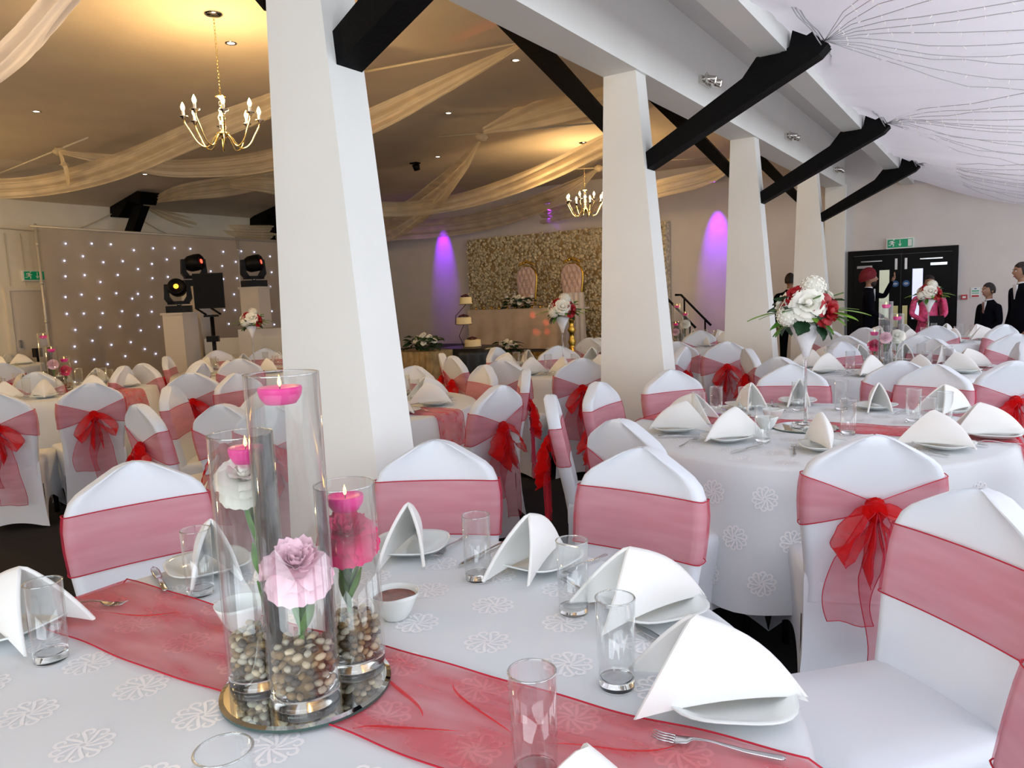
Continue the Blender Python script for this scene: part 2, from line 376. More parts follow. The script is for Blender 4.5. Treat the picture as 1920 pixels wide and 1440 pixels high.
lf = bp('door_leaf', 'plinth', .0, .03, -.33, .33, 0, 1.85, parent=t)
bp('door_panel', 'plinth', .03, .037, -.25, .25, .95, 1.72, parent=lf); bp('door_panel', 'plinth', .03, .037, -.25, .25, .12, .82, parent=lf)
bp('door_handle', 'steel', .03, .08, -.28, -.25, .95, 1.07, parent=lf)
# exit signs
def exit_sign(loc, rz, W, H, lab):
    t = empty('exit_sign', loc, rz, lab, 'sign')
    B().box(-W/2, W/2, -.05, 0, 0, H).obj('housing', 'sign_white', t, smooth=False)
    B().box(-W/2 + .018, W/2 - .018, -.056, -.05, .018, H - .018).obj('sign_face', 'sign_green', t, smooth=False)
    def P(name, pts, m='sign_white'): B().poly([(x * H, z * H) for x, z in pts], .004, Matrix.Translation((0, -.059, 0))).obj(name, m, t, smooth=False)
    k = W / H; x0 = -k / 2
    P('arrow', [(-.03, .82), (.03, .82), (.03, .38), (.13, .48), (.13, .40), (0, .2), (-.13, .40), (-.13, .48), (-.03, .38)])
    P('door_symbol', [(k / 2 - .5, .18), (k / 2 - .16, .18), (k / 2 - .16, .84), (k / 2 - .5, .84)])
    P('running_figure', [(x0 + .20, .46), (x0 + .38, .56), (x0 + .48, .68), (x0 + .36, .66), (x0 + .28, .58), (x0 + .24, .62), (x0 + .34, .74), (x0 + .58, .76), (x0 + .66, .62), (x0 + .78, .62), (x0 + .78, .56), (x0 + .62, .54), (x0 + .58, .50), (x0 + .68, .42), (x0 + .66, .20), (x0 + .58, .20), (x0 + .58, .38), (x0 + .46, .44), (x0 + .40, .32), (x0 + .18, .30), (x0 + .18, .37), (x0 + .36, .38), (x0 + .46, .54)])
    P('figure_head', [(x0 + .66 + .06 * cos(a * pi / 4), .84 + .06 * sin(a * pi / 4)) for a in range(8)])
c = aty(1688, 466, YB); exit_sign((c.x, YB, c.z), 0, .38, .16, 'green emergency exit sign above the black double doors')
c = atx(68, 527, XL + .0); exit_sign((XL, c.y, c.z), radians(90), .42, .17, 'green exit sign on the cream wall left of the star backdrop')
# alarm point and notice
c = aty(1808, 557, YB); b0 = empty('fire_alarm_point', (c.x, YB, c.z), label='small red fire alarm call point on the wall beside the doors', cat='alarm')
B().box(-.04, .04, -.04, 0, -.035, .035).obj('housing', 'red_plastic', b0, smooth=False); B().box(-.022, .022, -.044, -.04, -.016, .014).obj('break_glass', 'sign_white', b0, smooth=False)
c = aty(1829, 549, YB); b0 = empty('fire_notice', (c.x, YB, c.z), label='pale fire action notice on the wall right of the alarm point', cat='sign')
B().box(-.06, .06, -.008, 0, -.07, .08).obj('notice_board', 'sign_white', b0, smooth=False)
for j, (m_, a, c2) in enumerate((('sign_blue', .055, .068), ('sign_green', .02, .035), ('red_plastic', -.06, -.035), ('sign_green', -.01, .0))): B().box(-.045 + (.03 if j == 0 else 0), .045 - (.03 if j == 0 else 0), -.011, -.008, a, c2).obj('notice_stripe', m_, b0, smooth=False)
# twin spotlights on the arcade beam
for px, py, lab in ((1320, 155, 'nearest twin chrome spotlight on the white beam, upper middle'), (1476, 258, 'middle twin chrome spotlight on the white beam'), (1565, 320, 'farthest twin chrome spotlight on the white beam')):
    c = atx(px, py, -2.15); t = empty('twin_spotlight', c, label=lab, cat='spotlight')
    B().box(0, .03, -.14, .10, -.03, .03).obj('mounting_bar', 'chrome', t, smooth=False)
    for dy in (-.07, .07):
        m_ = Matrix.Translation((.075, dy, 0)) @ Matrix.Rotation(radians(35), 4, 'X') @ Matrix.Rotation(radians(110), 4, 'Y')
        h_ = B().lathe([(.0001, -.05), (.025, -.05), (.03, -.03), (.033, .05), (.030, .05), (.029, -.0)], 14, m_).obj('lamp_head', 'chrome', t)
        B().lathe([(.0001, .045), (.030, .045)], 14, m_).obj('lens', 'lamp_lens', h_)
        B().tube([(.02, dy, .02), (.05, dy, .06), (.075, dy, .01)], .004, 6).obj('bracket', 'chrome', t)
# stage
t = empty('stage', (-7.2, 12.2, 0), label='low stage below the flower wall with a gold cloth front', cat='stage')
B().box(-3.4, 3.15, -1.05, .86, 0, .45).obj('stage_deck', 'black', t, smooth=False)
B().grid(lambda u, v: (-3.4 + 6.55 * u, -1.06 - .012 * sin(u * 300) , .02 + .43 * v), 240, 2).obj('stage_skirt', 'gold_cloth', t)
for k in range(40): B().box(-2.3 + k * .12, -2.24 + k * .12, -1.075, -1.06, .39, .45).obj('gold_trim_tab', 'gold', t, smooth=False)
for k in range(2): B().box(3.15 + .28 * k, 3.43 + .28 * k, -.5, .5, 0, .30 - .15 * k).obj('stage_step', 'black', t, smooth=False)
t = empty('stair_handrail', (0, 0, 0), label='black metal stair handrail at the right end of the stage', cat='handrail')
ya = 12.3
for dy in (0, -.75):
    P = [aty(a, c, ya) + Vector((0, dy, 0)) for a, c in ((1266, 553), (1277, 553), (1333, 610))]
    r_ = B().tube(P, .02, 8).obj('rail', 'black', t)
    for a, c in ((1283, 560), (1322, 598)):
        p = aty(a, c, ya) + Vector((0, dy, 0)); B().tube([p, (p.x, p.y, 0)], .016, 8).obj('post', 'black', t)
# ================================================================ TABLES
RT, ZT = .85, .76
TAB = {}
for k, p, nm in ((1, (577, 1290), 'nearest table'), (2, (1510, 803), 'rose table on the right'), (3, (1662, 690), 'candle table behind rose table'), (4, (1740, 636), 'far table by the doors'),
                 (6, (105, 733), 'left candle table'), (7, (478, 693), 'far left flower table'), (9, (655, 762), 'table behind the nearest pillar'), (10, (1057, 690), 'flower table near the cake'), (11, (1275, 645), 'candle table beyond second pillar')):
    c = atz(*p, ZT); TAB[k] = (c.x, c.y, nm)
TAB[8] = (-12.0, 4.45, 'table at the left edge'); 
def fold(a, seed): return .5 + .5 * sin(a * 9 + seed + .9 * sin(a * 2 + seed)) 
def cloth_pt(a, s, seed, hem):
    """s: distance along the cloth from the table edge downwards; returns a local point on the skirt"""
    t = s / (ZT - hem); f = fold(a, seed)
    r = RT + .012 * min(1, s / .03) + t * (.025 + .085 * f) ; z = ZT - s
    return Vector((r * cos(a), r * sin(a), z))
def table(k, hem=.20):
    x, y, nm = TAB[k]; seed = k * 1.7
    t = empty('round_table', (x, y, 0), label='round banquet table under the cloth, ' + nm, cat='table')
    B().lathe([(.0001, .715), (RT - .03, .715), (RT - .025, .735), (RT - .03, .75), (.0001, .75)], 32).obj('tabletop', 'plinth', t)
    for sx in (-1, 1):
        for sy in (-1, 1): B().tube([(sx * .42, sy * .25, .0), (sx * .42, sy * .25, .715)], .016, 8).obj('leg', 'black', t)
        B().tube([(sx * .42, -.25, .12), (sx * .42, .25, .12)], .012, 6).obj('stretcher', 'black', t)
    b = B(); NS = 108; prof = [0.0001, .3, .6, RT - .02]
    rings = []
    for i in range(NS):
        a = 2 * pi * i / NS
        for r in prof: rings.append(Vector((r * cos(a), r * sin(a), ZT)))
        rings.append(Vector(((RT - .004) * cos(a), (RT - .004) * sin(a), ZT - .003)))
        for j in range(9): rings.append(cloth_pt(a, .015 + (ZT - hem - .015) * j / 8, seed, hem))
    n = len(prof) + 1 + 9
    fs = [(i * n + j, i * n + j + 1, ((i + 1) % NS) * n + j + 1, ((i + 1) % NS) * n + j) for i in range(NS) for j in range(n - 1)]
    b.add(rings, fs)
    o = b.obj('tablecloth', 'cloth', None, label='white damask cloth draped over the ' + nm, cat='tablecloth', group='white round tablecloths', loc=(x, y, 0))
    return o, seed, hem
def motif_pts(scale):
    """ten curling scrolls round a centre, as flat ribbons in the XY plane"""
    out = []
    for k in range(10):
        a0 = 2 * pi * k / 10; pts = []
        for i in range(13):
            u = i / 12
            if u < .45: r = .08 + 1.15 * u; ph = a0 + .55 * sin(u / .45 * pi * .5); pts.append((r * cos(ph), r * sin(ph)))
            else:
                if u - .45 < 1 / 12 + .01: c0 = a0 + .55 - .20; cx, cy = .70 * cos(c0), .70 * sin(c0)
                v = (u - .45) / .55; ph = c0 + 1.9 - v * 4.9; rr = .225 * (1 - .55 * v); pts.append((cx + rr * cos(ph), cy + rr * sin(ph)))
        pts = [Vector((p[0] * scale, p[1] * scale)) for p in pts]
        L, Rr = [], []
        for i, p in enumerate(pts):
            d = (pts[min(i + 1, 12)] - pts[max(i - 1, 0)]).normalized(); nrm = Vector((-d.y, d.x)); wd = .062 * scale * (0.5 + .5 * sin(pi * (i + 1) / 14))
            L.append(p + nrm * wd); Rr.append(p - nrm * wd)
        out.append((L, Rr))
    return out
MP = motif_pts(.052)
def motif_mesh():
    b = B()
    for L, Rr in MP:
        n = len(L); b.add([(p.x, p.y, 0) for p in L] + [(p.x, p.y, 0) for p in Rr], [(i, n + i, n + i + 1, i + 1) for i in range(n - 1)])
    return b.mesh('damask_motif', 'motif')
MME = motif_mesh()
def motifs_top(cloth, avoid=None):
    s = .185
    for i in range(-6, 7):
        for j in range(-6, 7):
            x = (i + .5 * (j % 2)) * s; y = j * s * .82
            if x * x + y * y < (RT - .075) ** 2: me_obj('damask_motif', MME, cloth, (x, y, ZT + .0006), (0, 0, random.uniform(-.2, .2)))
def motifs_skirt(cloth, seed, hem, a0, a1):
    n = int((a1 - a0) * RT / .19)
    for i in range(n):
        for j in range(3):
            a = a0 + (i + .5 * (j % 2)) / n * (a1 - a0); s0 = .12 + .16 * j
            b = B()
            for L, Rr in MP:
                def mp(p):
                    q = cloth_pt(a + p.x / RT, s0 + p.y, seed, hem); q += Vector((cos(a), sin(a), 0)) * .004; return q
                m_ = len(L); b.add([mp(p) for p in L] + [mp(p) for p in Rr], [(i_, m_ + i_, m_ + i_ + 1, i_ + 1) for i_ in range(m_ - 1)])
            b.obj('damask_motif', 'motif', cloth)
cl = {}
for k in TAB: cl[k] = table(k, .20 if k != 1 else .2)
motifs_top(cl[1][0]); motifs_top(cl[2][0])
motifs_skirt(cl[2][0], cl[2][1], cl[2][2], radians(-155), radians(-20))
# runners
def runner(k, ang, off, wid, over=.20):
    x, y, nm = TAB[k]; seed = cl[k][1]; d = Vector((cos(ang), sin(ang))); nn = Vector((-d.y, d.x))
    def at(u, v):
        # u along (signed metres), v across
        lat = off + v; half = sqrt(max(0, RT * RT - lat * lat))
        wob = .006 * sin(u * 7 + 3 * v + k) + .002 * sin(u * 19 + v * 9)
        lat2 = lat + wob * (1 if abs(v) > wid * .45 else .2)
        if abs(u) <= half:
            rz = .003 + .0016 * (1 + sin(u * 26 + v * 16 + sin(v * 9 + k)))
            p = d * u + nn * lat2; return Vector((p.x, p.y, ZT + rz))
        s = abs(u) - half; e = d * (half * (1 if u > 0 else -1)) + nn * lat2; a = atan2(e.y, e.x)
        q = cloth_pt(a, s, seed, cl[k][2]); q += Vector((cos(a), sin(a), 0)) * .012; return q
    def full(uu, vv): 
        v = (vv - .5) * wid; lat = off + v; half = sqrt(max(0, RT * RT - lat * lat)); return at((uu * 2 - 1) * (half + over), v)
    t = empty('table_runner', (x, y, 0), label='sheer red organza runner across the ' + nm, cat='runner', group='red organza runners')
    rc = random.Random(k)
    for i in range(10 if k in (1, 2) else 0):
        u0 = rc.uniform(.06, .94); v0 = rc.uniform(0, .5); du = rc.uniform(.05, .12) * rc.choice((1, 1, -1)); ln2 = rc.uniform(.3, .6); wf = rc.uniform(.008, .018)
        def cr(a, b_): 
            q = full(min(.97, max(.03, u0 + du * a + .01 * sin(a * 5 + i))), min(.99, v0 + ln2 * a + wf * 2 * (b_ - .5) * sin(pi * min(1, a + .03)))); q.z += .0016; return q
        B().grid(cr, 24, 1).obj('fold', 'organza_bow', t)
    B().grid(full, 120, 14).obj('runner_cloth', 'organza_run', t)
    for vv in (0, 1): B().tube([full(i / 120, vv) + Vector((0, 0, .001)) for i in range(121)], .0016, 5).obj('runner_hem', 'hem', t)
    for uu in (0, 1): B().tube([full(uu, i / 10) for i in range(11)], .0016, 5).obj('runner_hem', 'hem', t)
runner(1, .055, .045, .26); runner(2, -.02, .06, .24)
for k, a, o_ in ((3, .0, 0), (4, 0.1, 0), (6, .3, 0), (7, .1, 0), (9, 0.05, -.05), (10, .1, 0), (11, .1, 0)): runner(k, a, o_, .25)
# ================================================================ CHAIR
CH = .96
OUT = [(0, .0), (.03, .003), (.06, .013), (.10, .034), (.14, .056), (.175, .077), (.200, .101), (.215, .135), (.222, .18), (.222, .24), (.216, .32), (.206, .40), (.200, .46), (.196, .54), (.200, .60)]
def back_y(z): return -.205 - .20 * max(0, z - .44)
def hw(z):  # half width at height z
    d = CH - z
    for (x0, d0), (x1, d1) in zip(OUT, OUT[1:]):
        if d <= d1: return x0 + (x1 - x0) * (d - d0) / (d1 - d0)
    return OUT[-1][0]
def make_chair():
    t = empty('banquet_chair', (0, 0, 0), cat='chair')
    # section across the padded back: thicker rim, slightly sunken middle
    sec = [(-1, 0), (-.985, .6), (-.94, .95), (-.86, 1.0), (-.76, .74), (-.35, .66), (0, .64), (.35, .66), (.76, .74), (.86, 1.0), (.94, .95), (.985, .6), (1, 0)]
    loop = sec + [(x, -h) for x, h in reversed(sec[1:-1])]
    rows = [(CH - d, x) for x, d in OUT if x > 0]
    rows = [(CH + .0015, .004)] + rows; b = B(); vs = []; n = len(loop)
    for z, x in rows:
        T = .031 if x > .05 else .010 + .021 * (x / .05)
        for u, h in loop:
            # near the crest the section follows the outline, so the rim stays round
            vs.append((u * x, back_y(z) + .012 * (1 - u * u) * -1 + h * T, z - (0 if abs(h) > .2 or abs(u) < .9 else .003)))
    m = len(rows); fs = [tuple(range(n))]
    for i in range(m - 1):
        for j in range(n): fs.append((i * n + j, (i + 1) * n + j, (i + 1) * n + (j + 1) % n, i * n + (j + 1) % n))
    b.add(vs, fs).obj('back_cover', 'spandex', t, sharp=60)
    # seat with stretch skirt reaching the four feet
    b = B(); x0, x1, y0, y1 = .20, .222, -.235, .235; NP = 14
    def per(i):  # perimeter point at index, returns (x, y, s) with s 0..1 along a side
        side, k = divmod(i, NP); s = k / NP
        c = [(-x0, y0), (x0, y0), (x1, y1), (-x1, y1)]; a, c2 = c[side], c[(side + 1) % 4]
        return a[0] + (c2[0] - a[0]) * s, a[1] + (c2[1] - a[1]) * s, s, side
    vs = []; levels = [(0, .478, .0), (0.5, .480, 0), (.88, .478, 0), (.97, .468, 0), (1.0, .445, 0), (1.0, .40, .06), (.985, .30, .25), (.98, .18, .55), (1.0, .08, .85), (1.03, .0, 1.0)]
    for i in range(4 * NP):
        x, y, s, side = per(i); arch = sin(pi * s) ** .7 if s > 0 else 0
        for q, z, w_ in levels:
            pin = 1 - .035 * w_ * arch * 2.2; H = (.17 if side != 0 else .05) * arch
            zz = z + H * w_ if z < .42 else z
            zz = max(zz, .012)
            sp = 1 + .10 * w_ * (1 - arch) if side in (0, 2) else 1 + .10 * w_ * (1 - arch)
            vs.append((x * q * pin * sp, y * q * (pin * sp) , zz))
    n = len(levels); N4 = 4 * NP
    fs = [(i * n + j, i * n + j + 1, ((i + 1) % N4) * n + j + 1, ((i + 1) % N4) * n + j) for i in range(N4) for j in range(n - 1)]
    fs = [f for f in fs if True]
    b.add(vs, fs).obj('seat_cover', 'spandex', t, sharp=50)
    for sx in (-1, 1):
        for sy in (-1, 1): B().lathe([(.0001, 0), (.018, 0), (.018, .02), (.014, .3), (.0001, .3)], 8, Matrix.Translation((sx * .19, sy * .20, 0))).obj('leg', 'black', t)
    # sash band
    ZT1, ZB = .825, .645; E_ = .034
    def face(u, z, s): return Vector((u * (hw(z) + .007), back_y(z) - .012 * (1 - u * u) + s * E_, z))
    def prof_(x): return max(0, 1 - abs(x) ** 16) ** .25
    def front(u, v):
        z = ZB + (ZT1 - ZB) * v + .004 * sin(u * 3); x = sin((u - .5) * pi); return face(x, z, prof_(x))
    def backs(sgn):
        def g(u, v):   # u 0 at edge .. 1 at knot
            x = cos(u * pi / 2) * sgn; u = 1 - abs(x); zt = ZT1 - .085 * u ** 1.15; zb = ZB + .065 * u ** 1.1
            z = zb + (zt - zb) * v; p = face(x, z, -prof_(x)); p.y -= .006 * u + (.003 + .005 * u) * sin(v * 24 + u * 2) * min(1, u * 4); return p
        return g
    B().grid(front, 28, 5).grid(backs(1), 16, 8).grid(backs(-1), 16, 8).obj('sash', 'organza', t)
    h = B()
    for v in (0, 1):
        h.tube([front(i / 20, v) + Vector((0, .001, 0)) for i in range(21)], .0018, 4)
        for s_ in (1, -1): h.tube([backs(s_)(i / 12, v) + Vector((0, -.001, 0)) for i in range(13)], .0018, 4)
    h.obj('sash_hem', 'hem', t)
    # bow
    kz = .715; ky = back_y(kz) - .065
    b = B().ball((0, ky, kz), .036, .028, .040, 12, 9, fn=lambda a, t_: 1 + .12 * sin(5 * a + 3 * t_))
    b.obj('sash_knot', 'organza_bow', t)
    hl = B()
    for s_, ln_, dr, nm in ((1, .135, -.115, 'l'), (-1, .12, -.14, 'r'), (.45, .085, -.20, 'm'), (-.4, .08, -.21, 'n')):
        def lp(u, v, s_=s_, ln_=ln_, dr=dr):
            a = 2 * pi * u; w_ = (v - .5); x = s_ * ln_ * .5 * (1 - cos(a)) ; z = dr * .5 * (1 - cos(a)) + .040 * sin(a) * (1 + .4 * w_)
            y = w_ * .085 * sin(a / 2) - .03 * sin(a / 2) + .010 * sin(7 * a + 5 * v)
            return Vector((x * (1 + .25 * w_), ky - .012 + y * .8, kz + z + w_ * .05 * sin(a / 2)))
        B().grid(lp, 22, 5).obj('bow_loop', 'organza_bow', t)
        for v in (0, 1): hl.tube([lp(i / 22, v) for i in range(23)], .0014, 4)
    for s_, zl, dx in ((-1, .33, -.075), (1, .20, .045)):
        def tl(u, v, s_=s_, zl=zl, dx=dx):
            z = kz - (kz - zl) * u - .02 * (v - .5) * u; w_ = .03 + .12 * min(1, u * 2.2)
            x = dx * sin(u * 2.0) + (v - .5) * w_ + .012 * sin(u * 7 + s_); y = min(back_y(z) - .048, ky) - .012 + .012 * sin(v * 9 + u * 5) * min(1, u * 3) - .004 * s_
            return Vector((x, y, z))
        B().grid(tl, 18, 7).obj('sash_tail', 'organza', t)
        for v in (0, 1): hl.tube([tl(i / 18, v) for i in range(19)], .0015, 4)
        hl.tube([tl(1, i / 7) for i in range(8)], .0015, 4)
    hl.obj('bow_hem', 'hem', t)
    return t
chair0 = make_chair(); used_chair = [False]
PEAK = Vector((0, -.305, CH))
def chair_at(px, py, k, state, yaw_off=0.0, pos=None, nudge=(0, 0)):
    P = atz(px, py, CH) if pos is None else Vector((*pos, CH)); cx, cy, nm = TAB[k]
    P = P + Vector((nudge[0], nudge[1], 0))
    yaw = atan2(cy - P.y, cx - P.x) - pi / 2 + radians(yaw_off)
    o = Matrix.Rotation(yaw, 3, 'Z') @ Vector((0, PEAK.y, 0)); loc = (P.x - o.x, P.y - o.y, 0)
    lab = 'white covered chair, red sash, ' + state
    if not used_chair[0]:
        used_chair[0] = True; chair0.location = loc; chair0.rotation_euler = (0, 0, yaw); chair0['label'] = lab; chair0['group'] = 'covered chairs at ' + nm; c = chair0
    else: c = dup(chair0, loc, yaw, lab, 'covered chairs at ' + nm)
    SEATS.setdefault(k, []).append((loc[0], loc[1])); return c
SEATS = {}
CHAIRS = [
 (250, 866, 1, 'left side of nearest table, tilted in view'), (817, 826, 1, 'facing us between candle vases and nearest pillar foot'), (1205, 840, 1, 'facing us, right of the middle, before the rose table'),
 (1838, 918, 1, 'large at right edge, seen from its seat side'),
 (1165, 785, 2, 'grey-shaded back behind the facing chair right of middle'), (1640, 815, 2, 'large bow and long tails, in front of rose table'), (1258, 693, 2, 'facing us at the foot of second pillar'),
 (1485, 683, 2, 'facing us directly behind the rose vase stem'), (1122, 716, 2, 'turned right, near the second pillar left side'), (1033, 740, 2, 'seen edge-on, turned right, middle of picture'),
 (1755, 683, 2, 'facing us at far right side of rose table'),
 (1690, 676, 3, 'seen from behind, half hidden by facing chair, right'), (1903, 676, 3, 'bow towards us at right edge, upper'), (1403, 653, 3, 'turned right at foot of third pillar, bow behind'),
 (1462, 669, 3, 'grey back left of the rose vase stem'), (1577, 640, 3, 'facing us, left of the far candle vases'), (1751, 635, 3, 'facing us, right of the far candle vases'), (1916, 641, 3, 'dark back at right edge, behind the bow chair'),
 (1557, 620, 4, 'small, turned right, beside the roses'), (1586, 629, 4, 'small grey back right of the red rose'), (1622, 614, 4, 'small, facing us under the red turban'), (1755, 610, 4, 'small, facing us under the pink dress'),
 (1882, 608, 4, 'small, facing us under the boy and man'), (1905, 625, 4, 'small, bow side, at right edge under the man'), (1724, 628, 4, 'small grey back under the far trumpet vase'),
 (935, 722, 9, 'big bow towards us, right of nearest pillar'), (418, 757, 9, 'bow towards us, left of the tall candle vase'), (775, 686, 9, 'facing us, at right edge of nearest pillar'), (908, 684, 9, 'brownish in shade, facing us, behind the bow chair'),
 (985, 692, 9, 'seen edge-on from behind, turned left, middle'), (318, 724, 9, 'turned right, pink band, left of the pillar'), (262, 757, 9, 'seen edge-on, turned right, near left bow chair'), (443, 700, 9, 'facing us, just left of the nearest pillar'),
 (168, 717, 6, 'large bow, seen from behind at left'), (-14, 736, 6, 'at left edge, seat towards us'), (230, 686, 6, 'facing us, low before the star backdrop'), (68, 697, 6, 'facing us, behind the small candle vases'), (374, 681, 6, 'beige in shade, facing us, before the tall plinth'),
 (358, 698, 7, 'bow towards us, centre left, half hidden'), (312, 668, 7, 'dark back before the star backdrop'), (406, 657, 7, 'small, facing us, under the black screen stand'), (497, 653, 7, 'small, facing us, against the white booth'), (448, 672, 7, 'back towards us before the far flower vase'),
 (2, 680, 8, 'dark back at left edge, small'), (268, 681, 7, 'thin edge-on chair before the star backdrop'),
 (930, 651, 10, 'facing us before the black cake table'), (1046, 648, 10, 'facing us below the rose trumpet vase'), (942, 674, 10, 'grey back, left of the flower table cloth'), (1090, 671, 10, 'grey back against the left side of second pillar'),
 (829, 662, 10, 'edge-on, before the black cake cloth'), (849, 667, 10, 'dark back before the black cake cloth'), (1281, 650, 10, 'edge-on at the right side of second pillar'), (1105, 633, 11, 'thin, edge-on, far, left of second pillar'), (1122, 633, 11, 'thin far one cut by the second pillar'),
 (1312, 619, 11, 'small, facing us, beyond the second pillar'), (1362, 640, 11, 'cut by the third pillar, seen from behind'), (1268, 640, 11, 'darker back right beside the second pillar'),
]
for px, py, k, st in CHAIRS: chair_at(px, py, k, st)
chair_at(0, 0, 1, 'lowest right corner, only its red band showing', pos=(.155, 1.21))
chair_at(0, 0, 2, 'right of rose table at picture edge', pos=(.42, 3.25))
chair_at(0, 0, 1, 'left of nearest table, outside the picture', pos=(-2.35, .1))
chair_at(0, 0, 9, 'hidden behind the nearest pillar, bow side', pos=(-3.05, 2.4))
# ================================================================ PLACE SETTINGS
def rsq(r, a, n=3.2): return r / ((abs(cos(a)) ** n + abs(sin(a)) ** n) ** (1 / n))
def make_plate():
    prof = [(.0, .004), (.55, .004), (.66, .007), (.92, .020), (1.0, .024), (.995, .027), (.9, .024), (.66, .011), (.5, .008), (.0, .008)]
    b = B(); b.grid(lambda u, v: (lambda j: Vector((rsq(.105, 2 * pi * u) * max(prof[j][0], .001) * cos(2 * pi * u), rsq(.105, 2 * pi * u) * max(prof[j][0], .001) * sin(2 * pi * u), prof[j][1])))(round(v * 9)), 40, 9, cu=True)
    return b.mesh('side_plate', 'china')
def make_napkin(op=1.0, lean=0.0):
    """pyramid fold: ridge from the apex to the back corner, two wings, open towards -Y"""
    b = B(); th = .0025
    A = Vector((lean, -.050, .155)); Bk = Vector((0, .125, .012)); Lf = Vector((-.088 * op, -.165, .000)); Rt = Vector((.088 * op, -.150, .004))
    def surf(u, v, off):
        # u across -1..1 (left edge .. ridge .. right edge), v along 0 front .. 1 back
        s = u * 2 - 1; a = abs(s) ; rr = sqrt(s * s + .015) - .12 * (1 - a)  # rounded ridge
        top = A.lerp(Bk, v) + Vector((0, .012, .022)) * sin(pi * v); foot = (Lf if s < 0 else Rt).lerp(Bk, v)
        p = top.lerp(foot, max(0, min(1, a)))
        if a < .16: p.z -= .010 * (1 - (a / .16)) ** 2 * (1 - v)
        out = Vector((1 if s > 0 else -1, 0, .5)) if a > .08 else Vector((0, 0, 1))
        p += out * (.014 * sin(pi * a) * sin(pi * min(1, v * .8 + .2)) * 1.0 + off)
        p.z = max(p.z + .012 * v * (1 - v) * 4 * a, -.004 + off)
        return p
    b.grid(lambda u, v: surf(u, v, 0), 20, 10)
    b.grid(lambda u, v: surf(1 - u, v, -.008), 20, 10)
    # curled front lips
    for s in (0, 1):
        b.grid(lambda u, v, s=s: surf((.5 - .5 * u) if s == 0 else (.5 + .5 * u), 0, -.008 * v) + Vector((0, -.004 * sin(pi * v), 0)), 10, 3)
    # folded tip hanging forward on one wing
    return b.mesh('folded_napkin', 'napkin')
def make_glass():
    R_, H_ = .0350, .163
    b = B().lathe([(R_ * .90, .0), (R_ * .93, .018), (R_, H_), (R_ - .0022, H_), (R_ * .90 - .0008, .020)], 28)
    wall = b.mesh('glass_wall', 'glass')
    base = B().lathe([(.0001, 0.0006), (R_ * .84, .0006), (R_ * .885, .003), (R_ * .89, .016), (R_ * .6, .0175), (.0001, .0165)], 28).mesh('glass_base', 'glass_base')
    rim = B().lathe([(R_ + .0003, H_ - .001), (R_ + .0008, H_), (R_, H_ + .0010), (R_ - .0022, H_ + .0010), (R_ - .003, H_ - .0005), (R_ + .0003, H_ - .001)], 28).mesh('glass_rim', 'rim')
    return wall, base, rim
def flat_shape(sec, z0=.003, zfn=None):
    """cutlery from a list of (y, halfwidth, z, thickness)"""
    b = B(); vs = []; n = 6
    for y, hw_, z, th in sec:
        for x, dz in ((-1, 0), (-.6, .8), (.6, .8), (1, 0), (.6, -.5), (-.6, -.5)): vs.append((x * hw_, y, z + dz * th))
    fs = [(i * n + j, i * n + (j + 1) % n, (i + 1) * n + (j + 1) % n, (i + 1) * n + j) for i in range(len(sec) - 1) for j in range(n)]
    fs += [tuple(range(n))[::-1], tuple((len(sec) - 1) * n + j for j in range(n))]
    return b.add(vs, fs)
def make_fork():
    b = flat_shape([(-.095, .004, .003, .0015), (-.09, .007, .003, .002), (-.04, .005, .004, .002), (.01, .0028, .010, .002), (.035, .004, .010, .0015), (.045, .010, .006, .001), (.06, .0115, .004, .001), (.066, .0115, .004, .0009)])
    for x in (-.0098, -.0033, .0033, .0098): b.tube([(x, .064, .004), (x, .085, .005), (x * .95, .098, .009)], [.0017, .0014, .0007], 5)
    return b.mesh('fork', 'steel')
def make_knife():
    return flat_shape([(-.10, .004, .004, .002), (-.095, .0085, .004, .003), (-.05, .007, .005, .003), (0, .0055, .005, .003), (.005, .008, .004, .0012), (.03, .010, .004, .0008), (.07, .0105, .004, .0008), (.095, .007, .004, .0006), (.108, .001, .004, .0005)]).mesh('knife', 'steel')
PLATE = make_plate(); NAPS = [make_napkin(1.0), make_napkin(.72, .01), make_napkin(1.15, -.012)]; GW, GB, GR = make_glass(); FORK = make_fork(); KNIFE = make_knife()
def thing_mesh(name, me, loc, rot, label, cat, group, scale=1):
    o = me_obj(name, me, None, loc, rot, (scale,) * 3); return tag(o, label, cat, group)
def glass_at(x, y, label, group, z=ZT + .001, parts=True):
    o = empty('highball_glass', (x, y, z), random.random() * 6, label, 'glass', group)
    me_obj('glass_wall', GW, o); 
    if parts: me_obj('glass_base', GB, o); me_obj('glass_rim', GR, o)
    return o
CLOCK = ['twelve', 'one', 'two', 'three', 'four', 'five', 'six', 'seven', 'eight', 'nine', 'ten', 'eleven']
USED = {}
def clock(k, x, y, what):
    """clock direction of a place as the camera sees the table, twelve being the far side"""
    cx, cy, nm = TAB[k]; d = Vector((x - cx, y - cy)); f = Vector((cx, cy)).normalized(); r = Vector((f.y, -f.x))
    a = atan2(d.dot(r), d.dot(f)); h_ = round(a / (pi / 6)) % 12
    while (k, what, h_) in USED: h_ = (h_ + 1) % 12
    USED[(k, what, h_)] = 1
    return "at %s o'clock, %s" % (CLOCK[h_], nm)
